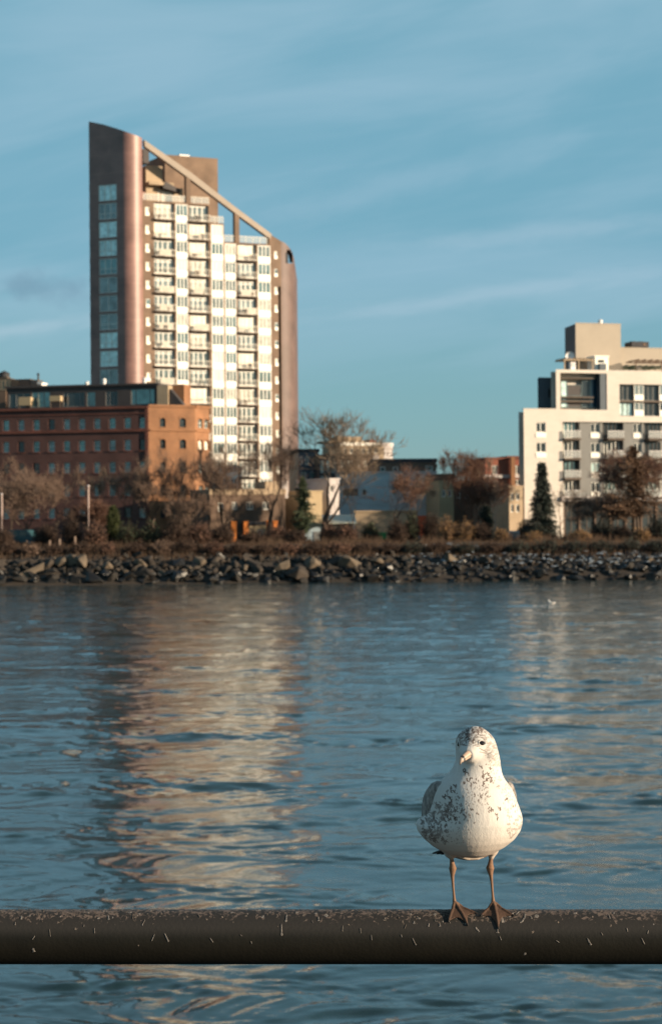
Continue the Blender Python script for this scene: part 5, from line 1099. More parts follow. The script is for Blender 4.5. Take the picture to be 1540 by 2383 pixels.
def make_low():
    # distant pale apartment block with stepped top and rounded end
    r_, P, zt = house('apartment_block', 'pale distant apartment block with stepped roof behind the big bare tree', 790, 893, 1037, 1066, 420, 22, 'tan_wall', [(800+14*i, 808+14*i, 1043, 1055, 1, 'glass_dark') for i in range(6)], 'white_panel', .6)
    mb = MB(); e = P.pt(P.s(893, 1050), -2.9, 0); mb.cyl((e[0], e[1], GZ), 2.9, zt-GZ-.05, 20); mb.cyl((e[0], e[1], zt-.049), 3.1, .65, 20); mb.build('rounded_end', M['whitewash'], r_, smooth=False)
    mb = MB(); mb.fbox(P, P.s(777, 1040), P.s(868, 1040), zt+.602, P.z(830, 1024), -9, -3); mb.fbox(P, P.s(803, 1030), P.s(860, 1030), P.z(830, 1024)+.002, P.z(830, 1014), -8, -4); mb.build('upper_storey', M['tan_wall'], r_)
    mb = MB(); mb.fpoly(P, [P.hit(866, 1036), P.hit(888, 1036), P.hit(880, 1022), P.hit(872, 1022)], -6, -2); mb.build('roof_hut', M['redorange2'], r_)
    mb = MB(); mb.fbox(P, P.s(866, 1060), P.s(880, 1060), P.z(870, 1074), P.z(870, 1058), .003, .5); mb.build('bay', M['whitewash'], r_)
    house('row_house', 'dark blue grey house partly hidden by the evergreen and the tower', 694, 742, 1052, 1180, 330, 10, 'slate', [(697, 704, 1062, 1080, 1), (710, 718, 1062, 1082, 1), (728, 737, 1060, 1080, 1), (700, 712, 1098, 1120, 1), (722, 733, 1098, 1122, 1, 'glass_teal')], 'roof_dark', .5)
    mb = MB()
    house('row_house', 'dark house with pale blue window strips behind the tree fork', 742.5, 785, 1064, 1190, 326, 10, 'charcoal', [(746, 753, 1072, 1100, 1, 'glass_teal'), (760, 768, 1072, 1100, 1, 'glass_pale'), (746, 753, 1108, 1135, 1, 'glass_teal'), (760, 768, 1108, 1135, 1, 'glass_pale'), (772, 781, 1075, 1100, 1)], 'roof_dark', .4)
    house('brick_house', 'dull brown building behind the crown of the big bare tree', 766, 868, 1062, 1110, 345, 12, 'brown_wall', [(774+18*i, 784+18*i, 1072, 1086, 2) for i in range(5)], 'brown_wall', .4)
    house('corner_building', 'brown building with a heavy dark cornice above the pale blue wall', 868, 1015, 1076, 1106, 318, 4, 'brown_wall', [(990, 1006, 1084, 1096, 1), (884, 896, 1086, 1098, 1), (914, 926, 1086, 1098, 1), (944, 956, 1086, 1098, 1)], 'roof_dark', .55)
    r_, P, zt = house('pale_building', 'long pale blue and dirty white wall with small dark windows', 790, 1016, 1101, 1245, 312, 3, 'pale_blue', [(798, 833, 1137, 1154, 3, 'glass_dark', 'brown_wall'), (842, 853, 1138, 1153, 1), (911, 921, 1138, 1152, 1), (958, 996, 1136, 1150, 3, 'glass_dark', 'brown_wall')], 'whitewash', .25)
    mb = MB(); a, b = P.s(905, 1150), P.s(1016, 1150)
    wall(mb, P, a, b, GZ-1, zt-.01, [(*P.rect(911, 921, 1138, 1152), .1), (*P.rect(958, 996, 1136, 1150), .1)], d=.06); mb.add([P.pt(a, 0, GZ-1), P.pt(a, 0, zt), P.pt(a, .06, zt), P.pt(a, .06, GZ-1)], [(0, 1, 2, 3)]); mb.build('whitewashed_wall', M['whitewash'], r_)
    house('side_building', 'narrow pinkish white wall lit by the sun, left of the pale blue one', 763, 789.5, 1116, 1245, 300, 30, 'whitewash', [(768, 774, 1130, 1146, 1)], 'whitewash', .2)
    house('yellow_house', 'pale yellow sunlit wall between the evergreen and the big tree', 706, 750, 1145, 1245, 295, 24, 'yellow_wall', [(712, 718, 1165, 1180, 1)], 'yellow_wall', .2)
    house('back_house', 'grey brown gabled house front behind the reddish trees', 1054, 1128, 1128, 1200, 318, 8, 'brown_wall', [(1062, 1070, 1145, 1160, 1), (1082, 1090, 1145, 1160, 1), (1104, 1112, 1145, 1160, 1)], 'roof_dark', .6)
    # low tan block in front of the tower
    r_, P, zt = house('low_building', 'long low brown block with tan parapet at the foot of the tower', 488, 664, 1151, 1250, 291, 20, 'brown_wall', [(508, 520, 1170, 1190, 1), (540, 552, 1168, 1186, 2), (574, 590, 1168, 1186, 2), (612, 626, 1168, 1186, 2)], 'tan_wall', .75)
    mb = MB(); mb.fbox(P, P.s(624, 1130), P.s(661, 1130), zt+.752, P.z(640, 1120), -6, -1.2); mb.build('roof_house', M['tan_wall'], r_); mb = MB(); mb.fbox(P, P.s(661.5, 1130), P.s(675, 1130), zt-.5, P.z(668, 1119), -5, -.9); mb.build('chimney', M['whitewash'], r_)
    house('garage', 'sunlit tan wall with dark eaves between two orange pillars', 579, 622, 1222, 1262, 288, 16, 'yellow_wall', [(600, 612, 1232, 1246, 2)], 'roof_dark', .5, depth=5, cat='garage')
    for x0, x1, y0, y1, lab in ((539, 550, 1213, 1252, 'leftmost orange pillar, in front of the low brown block'), (568, 578.5, 1213, 1256, 'tall orange pillar at the left edge of the tan garage'), (622, 629, 1211, 1242, 'orange pillar in the middle, right of the tan garage'), (637, 646, 1212, 1242, 'rightmost orange pillar, left of the cedar')):
        P = Facade((x0+x1)/2, 284, 16); a, b, c, d = P.rect(x0, x1, y0, y1); c = GZ; r2 = empty('pillar', P.pt((a+b)/2, -.3, c), lab, 'pillar'); mb = MB(); mb.fbox(P, a, b, c, d-.2, -.6, 0); mb.build('shaft', M['orange'], r2); mb = MB(); mb.fbox(P, a-.06, b+.06, d-.198, d, -.66, .06); mb.build('cap', M['orange'], r2)
    # shed, quonset, long beige wall, orange hoarding
    P = Facade(790, 282, 2); a, b = P.s(755, 1210), P.s(826, 1210); z1, z2 = P.z(790, 1218), P.z(790, 1198); r2 = empty('shed', P.pt((a+b)/2, 0, GZ), 'open dark shed with a broad pale metal roof', 'shed')
    mb = MB(); wall(mb, P, a+.2, b-.2, GZ-.5, z1-.05, [(P.s(775), P.s(812), GZ-.4, z1-.6, 1.5)], d=-.4); mb.fbox(P, a+.2, b-.2, GZ-.5, z1-.06, -6, -2); mb.build('wall', M['slab'], r2)
    mb = MB(); mb.hexa([P.pt(a-.2, .3, z1-.05), P.pt(b+.2, .3, z1-.05), P.pt(b+.2, -6, z2-.05), P.pt(a-.2, -6, z2-.05), P.pt(a-.2, .3, z1+.05), P.pt(b+.2, .3, z1+.05), P.pt(b+.2, -6, z2+.05), P.pt(a-.2, -6, z2+.05)]); mb.build('roof', M['roof_pale'], r2)
    c0 = at(738, 1250, 280); r2 = empty('storage_tent', (c0.x, c0.y, GZ), 'low rounded pale blue storage tent beside the big tree trunk', 'tent'); mb = MB(); n = 12; rr = 1.9; sh = []
    for y in (0, 6): sh += [(c0.x+rr*math.cos(math.pi*i/n)*1.05, c0.y+y, GZ-.3+2.5*math.sin(math.pi*i/n)) for i in range(n+1)]
    mb.add(sh, [(i, i+1, i+n+2, i+n+1) for i in range(n)]+[tuple(range(n+1)), tuple(range(2*n+1, n, -1))]); mb.build('cover', M['pale_blue'], r2, smooth=False); mb = MB(); mb.box(c0.x-.5, c0.x+.5, c0.y-.05, c0.y-.003, GZ-.2, GZ+1.6); mb.build('door', M['grey_wall'], r2)
    r2, P, zt = house('garden_wall', 'long low beige wall behind the shrubs', 826, 972, 1192, 1262, 292, 2, 'tan_wall', [], 'tan_wall', .25, depth=.6, cat='wall')
    P = Facade(981, 286, 10); a, b, c, d = P.rect(972.5, 991, 1200, 1246); r2 = empty('hoarding', P.pt((a+b)/2, 0, GZ), 'bright orange red hoarding panel at the right end of the beige wall', 'hoarding'); mb = MB(); mb.fbox(P, a, b, c, d, -.12, 0); mb.fbox(P, a+.2, b+.3, GZ, c+.4, .003, .15); mb.build('panel', M['redorange'], r2); mb = MB(); mb.fbox(P, a-.12, a-.003, GZ-.2, d+.1, -.12, .04); mb.fbox(P, b+.003, b+.12, GZ-.2, d+.1, -.12, -.003); mb.build('post', M['slab'], r2)
    p = at(889, 1260, 272); p.z = GZ; r2 = empty('wheeled_bin', p, 'small bright green wheeled bin standing among the brush', 'bin'); mb = MB(); mb.hexa([(p.x-.42, p.y-.4, p.z+.1), (p.x+.42, p.y-.4, p.z+.1), (p.x+.42, p.y+.4, p.z+.1), (p.x-.42, p.y+.4, p.z+.1), (p.x-.55, p.y-.5, p.z+1.35), (p.x+.55, p.y-.5, p.z+1.35), (p.x+.55, p.y+.5, p.z+1.35), (p.x-.55, p.y+.5, p.z+1.35)]); mb.build('body', M['green'], r2); mb = MB(); mb.box(p.x-.6, p.x+.6, p.y-.55, p.y+.55, p.z+1.353, p.z+1.45); mb.build('lid', M['green'], r2)
    mb = MB(); mb.tube([(p.x-.45, p.y+.4, p.z+.12), (p.x+.45, p.y+.4, p.z+.12)], .12, 10); mb.build('wheel', M['black'], r2)
    # little red brick pair, peaked house, lit house
    r_, P, zt = house('brick_house', 'small red brick house with white trim, left of the cream block', 1129.5, 1217, 1069, 1160, 330, 12, 'redorange2', [(1144, 1158, 1083, 1104, 2, 'glass_grey'), (1195, 1207, 1083, 1104, 2, 'glass_grey'), (1146, 1158, 1118, 1130, 2, 'glass_dark'), (1196, 1210, 1116, 1129, 2, 'glass_dark')], 'dark_brick', .3)
    mb = MB(); mb.fbox(P, P.s(1179, 1065), P.s(1222, 1065), zt+.302, P.z(1195, 1061), -8, -.02); mb.build('raised_roof', M['dark_brick'], r_); mb = MB(); mb.fbox(P, P.s(1125, 1108), P.s(1217, 1108), P.z(1170, 1112), P.z(1170, 1105), .003, .35); mb.build('white_ledge', M['whitewash'], r_)
    mb = MB(); mb.fbox(P, P.s(1184, 1090), P.s(1193, 1090), GZ, P.z(1189, 1064), .36, 1.1); mb.build('chimney', M['orange_brick'], r_)
    house('lit_house', 'narrow tan house wall tucked against the cream block', 1184, 1216, 1134, 1250, 290, 22, 'tan_wall', [(1188, 1195, 1148, 1164, 1), (1200, 1208, 1148, 1164, 1), (1188, 1195, 1174, 1192, 1), (1200, 1208, 1174, 1192, 1)], 'tan_wall', .2)
    P = Facade(1150, 300, 5); a, b = P.s(1112, 1160), P.s(1181, 1160); ze, zp = P.z(1150, 1148), P.z(1150, 1126); r2 = empty('peaked_house', P.pt((a+b)/2, 0, GZ), 'low brown house with a snow dusted sloping roof', 'house')
    mb = MB(); wo = [(*P.rect(1134, 1142, 1157, 1172), .2), (*P.rect(1160, 1167, 1157, 1172), .2)]; wall(mb, P, a+.3, b-.3, GZ-1, ze, wo); mb.fbox(P, a+.3, b-.3, GZ-1, ze-.02, -7, -.25); mb.build('wall', M['tan_brick'], r2)
    for o in wo: window(r2, P, *o[:4], -.1, panes=1, frame='whitewash', glass='glass_dark')
    mb = MB(); pr = [(a-.2, ze), (b+.2, ze), ((a+b)/2-1.2, zp)]; mb.fpoly(P, pr, -7.2, .25); mb.build('roof', M['brown_wall'], r2); mb = MB(); q1, q2 = (b+.25, ze+.02), ((a+b)/2-1.2, zp+.03); mb.fpoly(P, [q1, (q1[0], q1[1]+.22), (q2[0], q2[1]+.18), q2], -5, .3); mb.build('snow_edge', M['snow'], r2)
    house('flat_house', 'pale yellow house front above the reddish shrubs', 1022, 1055, 1117, 1180, 305, 12, 'yellow_wall', [(1028, 1036, 1140, 1156, 1), (1042, 1050, 1140, 1156, 1)], 'brown_wall', .9)
    p = at(1196, 1257, 268); p.z = GZ-.05; P = Facade(0, 0, 5, origin=p); r2 = empty('utility_cabinet', p, 'pale grey slatted utility cabinet on the bank, left of the spruce', 'cabinet'); h = 29/F*268
    mb = MB(); mb.fbox(P, -.63, .63, p.z, p.z+h, -.6, 0); mb.build('housing', M['whitewash'], r2); mb = MB()
    for i in range(4): mb.fbox(P, -.52+i*.28, -.36+i*.28, p.z+.25, p.z+h-.15, .003, .03)
    mb.build('louvre', M['slab'], r2)
    # fences / parapets behind the brush
M['redorange2'] = brick('red brown brick', (0.24, 0.065, 0.035), (0.28, 0.08, 0.045), (0.2, 0.12, 0.09))
make_low()
# ------------------------------------------------------------------ trees
def gen_tree(rnd, levels, fork, ang, lean=0.0, up=.25, trunk_frac=.28, wob=.12):
    """skeleton of a bare tree, about one unit high: list of (points, radii, level)"""
    out = []
    def grow(p, d, L_, r, lev):
        n = 4; pts = [p]; rs = [r]; dd = d
        for i in range(n):
            dd = (dd+Vector((rnd.gauss(0, wob), rnd.gauss(0, wob), rnd.gauss(0, wob*.6)+up*.12))).normalized(); p = p+dd*(L_/n); pts.append(p); rs.append(r*(1-.38*(i+1)/n))
        out.append((pts, rs, lev))
        if lev >= levels: return
        nf = fork[min(lev, len(fork)-1)]
        for k in range(nf):
            t = 1.0 if k < 2 else rnd.uniform(.35, .95); i = min(n-1, int(t*n)); q = pts[i].lerp(pts[i+1], t*n-i) if i < n else pts[-1]
            a = rnd.uniform(0, 2*math.pi) if lev else k*2*math.pi/nf+rnd.uniform(-.5, .5); th = ang*rnd.uniform(.55, 1.25)*(1 if k else .5)
            o = dd.orthogonal().normalized(); o2 = dd.cross(o); nd = (dd*math.cos(th)+(o*math.cos(a)+o2*math.sin(a))*math.sin(th)+Vector((0, 0, up*.5))).normalized()
            grow(q, nd, L_*rnd.uniform(.62, .86), rs[-1]*rnd.uniform(.55, .8), lev+1)
    grow(Vector((0, 0, 0)), Vector((lean, 0, 1)).normalized(), trunk_frac, .03, 0)
    return out
def bare_tree(lab, x, ybase, xl, xr, ytop, Y, seed, levels=7, fork=(3, 3, 3, 3, 3, 2, 2), ang=.62, lean=0.0, trunk_frac=.28, rad=.30, twig='twig', bark='bark', twr=.022, up=.25, zbase=None, depth=.8, name='bare_tree', nleaf=0, wob=.085):
    ratio = math.log(max(20, x-xl)/max(20, xr-x)); best = None
    for k in range(30):      # pick the seed whose crown leans the way the tree does
        s_ = gen_tree(random.Random(seed*100+k), 4, fork, ang, lean, up, trunk_frac, wob); xq = sorted(p.x for pts, _, _ in s_ for p in pts)
        sc = abs(ratio-math.log(max(.02, -xq[2])/max(.02, xq[-3])))
        if best is None or sc < best[0]: best = (sc, seed*100+k)
    rnd = random.Random(best[1]); sk = gen_tree(rnd, levels, fork, ang, lean, up, trunk_frac, wob)
    base = at(x, ybase, Y); base.z = zbase if zbase is not None else GZ-.1
    xs = [p.x for pts, _, _ in sk for p in pts]; zs = [p.z for pts, _, _ in sk for p in pts]
    xs2 = sorted(xs); lo, hi = xs2[int(len(xs2)*.01)], xs2[int(len(xs2)*.99)]
    L_, R_ = at(xl, ytop, Y).x-base.x, at(xr, ytop, Y).x-base.x; H = at(x, ytop, Y).z-base.z; zm = max(zs)
    sl_, sr = (L_/lo if lo < -.02 else 1), (R_/hi if hi > .02 else 1); sy = (abs(L_)+abs(R_))/2/max(hi, -lo)*depth
    def tr(p):
        z = p.z/zm; k = min(1, z*4); return Vector((base.x+p.x*((sl_ if p.x < 0 else sr)*k+H*.9*(1-k)), base.y+p.y*(sy*k+H*.9*(1-k)), base.z+z*H))
    twr *= 1.25; root = empty(name, base, lab, 'tree'); T, Cm = MB(), MB(); rs0 = rad/.03
    for pts, rs, lev in sk:
        P_ = [tr(p) for p in pts]; rr = [max(r*rs0*(.7 if lev > 1 else 1), twr*(.75 if lev > 3 else 1)) for r in rs]
        if lev <= 2: T.tube(P_, rr, 7, cap=False)
        else: Cm.tube(P_, rr, 3, cap=False)
        if lev == levels:
            for _ in range(3):      # last fine shoots
                q = P_[rnd.randint(1, 4)]; d = (P_[-1]-P_[0])*.6+Vector((rnd.gauss(0, .35), rnd.gauss(0, .35), rnd.gauss(.15, .3))); Cm.tube([q, q+d*.5, q+d+Vector((0, 0, .1))], [twr*.7, twr*.55, twr*.3], 3, cap=False)
            for _ in range(nleaf):
                q = P_[rnd.randint(0, 4)]+Vector((rnd.gauss(0, .3), rnd.gauss(0, .3), rnd.gauss(0, .3))); a, b = Vector((rnd.gauss(0, .1), rnd.gauss(0, .1), rnd.gauss(0, .1))), Vector((rnd.gauss(0, .1), rnd.gauss(0, .1), rnd.gauss(0, .1))); Cm.add([q, q+a, q+b], [(0, 1, 2)])
    T.build('trunk', M[bark], root, smooth=True); Cm.build('crown', M[twig], root)
    return root
def conifer(lab, x, ybase, ytop, wpx, Y, seed, m='needles', shape='cone', nb=260, leafs=26, name='spruce_tree', trunk=.22, skip=0.0, zoff=.02, leaf=.16, ragged=.3):
    rnd = random.Random(seed); base = at(x, ybase, Y); base.z = GZ-.1; H = at(x, ytop, Y).z-base.z; W = wpx/F*Y/2; root = empty(name, base, lab, 'tree')
    T = MB(); T.tube([base, base+Vector((0, 0, H*.5)), base+Vector((0, 0, H*.97))], [trunk, trunk*.6, .03], 8); C_ = MB()
    for i in range(nb):
        t = zoff+(1-zoff)*(i+rnd.random())/nb; z = base.z+H*(t+(rnd.gauss(0, .01)))
        if shape == 'cone': rr = W*(1-t)**.78*rnd.uniform(1-ragged, 1.05)+.12
        elif shape == 'column': rr = W*min(1, 3.2*t+.35)*(1-t**3)**.6*rnd.uniform(.8, 1.05)
        else: rr = W*(.72+.28*math.sin(t*17+rnd.random()))*(1-t)**.42*rnd.uniform(.35, 1.15)
        a = rnd.uniform(0, 2*math.pi)
        rr *= (.72+.32*math.sin(3*a+t*11+seed)) if shape == 'cedar' else 1; droop = {'cone': -.22, 'column': .9, 'cedar': -.12}[shape]+rnd.gauss(0, .12)
        if shape == 'column': rr *= .9
        d = Vector((math.cos(a), math.sin(a), droop)); o = Vector((base.x, base.y, z)); tip = o+d*rr
        if shape != 'column': T.tube([o, tip], [.035, .012], 3, cap=False)
        n = int(leafs*(.3+rr/max(W, .01)))
        for k in range(n):
            u = rnd.random()**.6; q = o+d*(rr*u)+Vector((rnd.gauss(0, .1+.1*rr*u), rnd.gauss(0, .1+.1*rr*u), rnd.gauss(-.05, .09)))
            v1 = (d*.9+Vector((rnd.gauss(0, .6), rnd.gauss(0, .6), rnd.gauss(-.1, .4)))).normalized()*leaf*rnd.uniform(.7, 1.7); v2 = v1.cross(Vector((rnd.gauss(0, 1), rnd.gauss(0, 1), rnd.gauss(0, 1)))).normalized()*leaf*.35
            C_.add([q-v2, q+v2, q+v1], [(0, 1, 2)])
    T.build('trunk', M['bark'], root, smooth=True); C_.build('crown', M[m], root); return root
bare_tree('big bare tree with a forked trunk and a wide open crown against the sky', 752, 1256, 690, 906, 948, 276, 5, levels=7, fork=(3, 3, 3, 3, 3, 2, 2), ang=.6, trunk_frac=.30, rad=.52, twig='twig_pale', twr=.024, up=.32)
bare_tree('leaning bare tree with several dark stems beside the left orange pillar', 528, 1252, 458, 610, 1040, 278, 12, levels=7, fork=(4, 3, 3, 3, 2, 2, 2), ang=.5, trunk_frac=.12, rad=.42, twr=.020, up=.35)
bare_tree('slender bare tree with dark trunk in front of the tan garage', 624, 1246, 556, 690, 1012, 280, 31, levels=7, fork=(3, 3, 2, 3, 2, 2, 2), ang=.48, trunk_frac=.30, rad=.36, twr=.019, up=.35)
bare_tree('dense bare tree with dark stem in front of the brick warehouse corner', 350, 1250, 288, 425, 1058, 277, 44, levels=7, fork=(3, 3, 3, 3, 3, 2, 2), ang=.62, trunk_frac=.22, rad=.40, twig='twig', twr=.022)
bare_tree('bare tree with reddish twigs in front of the pale blue wall', 912, 1256, 850, 1000, 1082, 274, 52, levels=7, fork=(2, 3, 3, 3, 2, 2, 2), ang=.6, trunk_frac=.30, rad=.32, twig='twig_red', twr=.019)
bare_tree('thin young tree standing left of the beige wall', 821, 1254, 800, 850, 1122, 275, 61, levels=5, fork=(2, 3, 2, 2, 2), ang=.4, trunk_frac=.42, rad=.12, twr=.016)
bare_tree('thin young tree with bare stem just right of the big trunk', 778, 1250, 760, 806, 1128, 286, 66, levels=5, fork=(2, 2, 2, 2), ang=.4, trunk_frac=.4, rad=.09, twr=.016)
bare_tree('wide bushy brown tree in front of the warehouse at the left edge', 62, 1262, -30, 150, 1098, 274, 71, levels=7, fork=(4, 3, 3, 3, 3, 2, 2), ang=.75, trunk_frac=.16, rad=.2, twig='twig', twr=.024, nleaf=0)
bare_tree('round russet bushy tree behind the pale lamp pole', 212, 1266, 158, 262, 1166, 272, 77, levels=6, fork=(4, 4, 3, 3, 3, 2), ang=.7, trunk_frac=.14, rad=.15, twig='twig_red', twr=.026, nleaf=1)
bare_tree('thin bare tree rising behind the russet bushes, right of the cypress', 298, 1262, 262, 330, 1085, 279, 79, levels=5, fork=(3, 3, 3, 2, 2), ang=.55, trunk_frac=.2, rad=.14, twr=.022)
bare_tree('low brown bushy tree filling the gap under the warehouse corner', 440, 1262, 385, 492, 1128, 275, 83, levels=6, fork=(4, 4, 3, 3, 2, 2), ang=.72, trunk_frac=.12, rad=.14, twr=.024, nleaf=0)
bare_tree('spiky reddish tree with upright shoots left of the small brick house', 1070, 1256, 1024, 1122, 1048, 280, 91, levels=7, fork=(4, 3, 3, 3, 2, 2, 2), ang=.42, trunk_frac=.14, rad=.18, twig='twig_red', twr=.022, up=.6, nleaf=0)
bare_tree('dense reddish shrub tree behind the utility cabinet', 1128, 1258, 1085, 1178, 1112, 279, 95, levels=6, fork=(4, 4, 3, 3, 3, 2), ang=.6, trunk_frac=.14, rad=.16, twig='twig_red', twr=.026, nleaf=1)
bare_tree('slim tree with a pale pinkish trunk left of the utility cabinet', 1156, 1260, 1132, 1180, 1110, 270, 97, levels=5, fork=(2, 2, 3, 2), ang=.38, trunk_frac=.5, rad=.14, twig='twig', bark='bark_pale', twr=.018)
bare_tree('slim tree with a pale leaning trunk right of the spruce', 1303, 1262, 1284, 1345, 1130, 270, 99, levels=5, fork=(2, 3, 2, 2), ang=.45, trunk_frac=.4, rad=.16, twig='twig_pale', bark='bark_pale', twr=.018)
bare_tree('broad low dark thicket tree under the cream block balconies', 1378, 1262, 1322, 1450, 1150, 273, 103, levels=7, fork=(4, 3, 3, 3, 3, 2, 2), ang=.8, trunk_frac=.12, rad=.18, twr=.024, nleaf=1)
bare_tree('wide bare brown tree behind the pine, filling the right edge', 1484, 1262, 1388, 1590, 1044, 279, 107, levels=7, fork=(4, 3, 3, 3, 2, 2, 2), ang=.72, trunk_frac=.16, rad=.26, twig='twig_red', twr=.026, nleaf=1)
for i_, (lab, x, y0, xl, xr, yt, Y, sd_, tw) in enumerate([
    ('tall thin bare tree at the left edge, above the bushy ones', 28, 1262, -20, 80, 1068, 281, 301, 'twig'), ('bare tree with spreading twigs left of the pale pole', 128, 1262, 84, 190, 1086, 280, 302, 'twig'),
    ('bare tree right behind the pale pole against the brick wall', 238, 1262, 196, 286, 1092, 281, 303, 'twig_pale'), ('tall bare tree in front of the orange corner windows', 402, 1260, 356, 452, 1046, 281, 304, 'twig'),
    ('tall fine twigged bare tree against the lower tower balconies', 486, 1258, 446, 536, 1030, 283, 305, 'twig_pale'), ('bare tree in front of the right part of the tower foot', 655, 1256, 616, 700, 1046, 283, 306, 'twig'),
    ('bare tree between the beige wall and the orange hoarding', 962, 1258, 920, 1010, 1108, 279, 307, 'twig_pale'), ('bare tree with upright twigs beside the small red brick house', 1108, 1258, 1076, 1150, 1068, 283, 308, 'twig_pale'),
    ('bare brown tree left of the pine', 1420, 1262, 1380, 1462, 1090, 277, 309, 'twig_red'), ('bare brown tree right of the pine', 1512, 1262, 1470, 1560, 1060, 276, 310, 'twig_red')]):
    bare_tree(lab, x, y0, xl, xr, yt, Y, sd_, levels=6, fork=(3, 3, 2, 2, 3, 2), ang=.5, trunk_frac=.2, rad=.17, twig=tw, twr=.019, up=.35)
conifer('dark conical spruce in front of the left end of the cream block', 1262, 1262, 1078, 84, 268, 3, 'needles_blue', 'cone', 620, 34, trunk=.25, leaf=.20, ragged=.45)
conifer('ragged green cedar in front of the tower foot', 705, 1254, 1112, 92, 272, 8, 'needles', 'cedar', 240, 60, name='cedar_tree', trunk=.25, zoff=.20, leaf=.2)
conifer('narrow olive green cypress among the brown bushes', 264, 1275, 1180, 30, 266, 9, 'cypress', 'column', 200, 60, name='cypress_tree', trunk=.12, leaf=.16)
conifer('small blackish bush tree under the peaked house', 1131, 1246, 1180, 34, 272, 10, 'needles_blue', 'column', 150, 60, name='yew_tree', trunk=.12, leaf=.16)
conifer('big bronze brown pine with spreading boughs at the right', 1474, 1262, 1040, 250, 271, 11, 'needles_brown', 'cedar', 420, 46, name='pine_tree', trunk=.32, zoff=.28, leaf=.22)
# ------------------------------------------------------------------ bushes, poles, boxes along the bank
def shrub(lab, x, ybase, w, h, Y, seed, m='brush', z=None, cat='shrub', n=None):
    rnd = random.Random(seed); b = at(x, ybase, Y); b.z = z if z is not None else bank_h(b.x, Y, shore(b.x)); W = w/F*Y/2; H = h/F*Y; root = empty('shrub', b, lab, cat); S, C_ = MB(), MB()
    n = n or int(70+W*45); H *= 1.25
    for i in range(n):
        a = rnd.uniform(0, 6.28); r = math.sqrt(rnd.random()); t = b+Vector((math.cos(a)*r*W, math.sin(a)*r*min(W, 1.6), H*(1-.55*r*r)*rnd.uniform(.6, 1.08))); f = b+Vector((math.cos(a)*r*W*.4, math.sin(a)*r*.5, -.1)); mid = f.lerp(t, .5)+Vector((rnd.gauss(0, .15), rnd.gauss(0, .1), .1))
        S.tube([f, mid, t], [.03, .022, .01], 3, cap=False)
        for k in range(5):
            q = f.lerp(t, rnd.uniform(.3, 1)); d = Vector((rnd.gauss(0, .3), rnd.gauss(0, .25), rnd.gauss(.2, .25))); S.tube([q, q+d], [.016, .008], 3, cap=False)
            for _ in range(4):
                q2 = q+d*rnd.random()+Vector((rnd.gauss(0, .1), rnd.gauss(0, .1), rnd.gauss(0, .1))); u, v = Vector((rnd.gauss(0, .09), rnd.gauss(0, .09), rnd.gauss(0, .09))), Vector((rnd.gauss(0, .09), rnd.gauss(0, .09), rnd.gauss(0, .09))); C_.add([q2, q2+u, q2+v], [(0, 1, 2)])
    S.build('stems', M['brush' if m != 'brush_gold' else 'twig'], root); C_.build('foliage', M[m], root)
for i, (lab, x, y, w, h, Y, m) in enumerate([
    ('dark brown shrub in the lower left corner of the bank', 8, 1280, 50, 40, 263, 'brush'), ('brown shrub between the dark van and the wooden stakes', 108, 1276, 60, 42, 266, 'brush'),
    ('tall dark shrub left of the lamp pole', 168, 1280, 50, 62, 263, 'brush'), ('russet shrub at the foot of the lamp pole', 222, 1282, 56, 50, 262, 'twig_red'), ('dark round shrub right of the cypress', 300, 1280, 58, 48, 263, 'needles'),
    ('second dark shrub right of the cypress, under the bare tree', 352, 1280, 56, 46, 263, 'needles'), ('brown shrub below the warehouse corner', 405, 1282, 60, 52, 262, 'brush'), ('reddish brown shrub left of the leaning tree', 462, 1280, 64, 48, 263, 'twig_red'),
    ('brown shrub at the base of the leaning tree', 520, 1278, 56, 40, 264, 'brush'), ('low brown shrub under the tan garage', 588, 1272, 70, 24, 266, 'brush'), ('low russet shrub in front of the right orange pillars', 645, 1270, 66, 34, 267, 'twig_red'),
    ('brown shrub at the foot of the cedar', 690, 1268, 50, 26, 266, 'brush'), ('russet shrub right at the foot of the big tree', 765, 1268, 44, 38, 266, 'twig_red'), ('rounded russet shrub in front of the shed', 806, 1272, 52, 38, 265, 'twig_red'),
    ('dark shrub left of the green bin', 862, 1268, 40, 40, 268, 'needles'), ('brown shrub right of the green bin', 925, 1268, 52, 46, 266, 'brush'), ('dark shrub below the orange hoarding', 958, 1268, 40, 60, 270, 'needles'),
    ('dark brown shrub right of the orange hoarding', 1003, 1266, 44, 60, 270, 'brush'), ('golden dry shrub below the reddish tree', 1040, 1264, 54, 48, 266, 'brush_gold'), ('second golden dry shrub, left of the pale trunk', 1084, 1266, 54, 40, 266, 'brush_gold'),
    ('brown shrub between golden shrubs and pale trunk', 1122, 1266, 46, 36, 266, 'brush'), ('pale tan shrub at the foot of the pale trunk', 1166, 1266, 34, 24, 265, 'brush_gold'), ('dark shrub behind the utility cabinet', 1222, 1258, 44, 40, 274, 'needles_blue'),
    ('tan low shrub under the spruce', 1240, 1266, 46, 16, 264, 'brush_gold'), ('tan shrub right of the leaning pale trunk', 1350, 1264, 60, 20, 265, 'brush_gold'), ('dark shrub below the dark thicket', 1402, 1262, 60, 44, 268, 'needles_blue'),
    ('brown shrub at the foot of the pine', 1446, 1264, 50, 30, 266, 'brush'), ('golden shrub right of the pine trunk', 1492, 1266, 46, 24, 264, 'brush_gold'), ('dark shrub at the right picture edge', 1530, 1264, 50, 48, 268, 'needles_blue')]):
    shrub(lab, x, y, w, h, Y, 200+i, m)
M['pinkpole'] = mat('faded pinkish paint', (.36, .27, .24), .7, .15, 2)
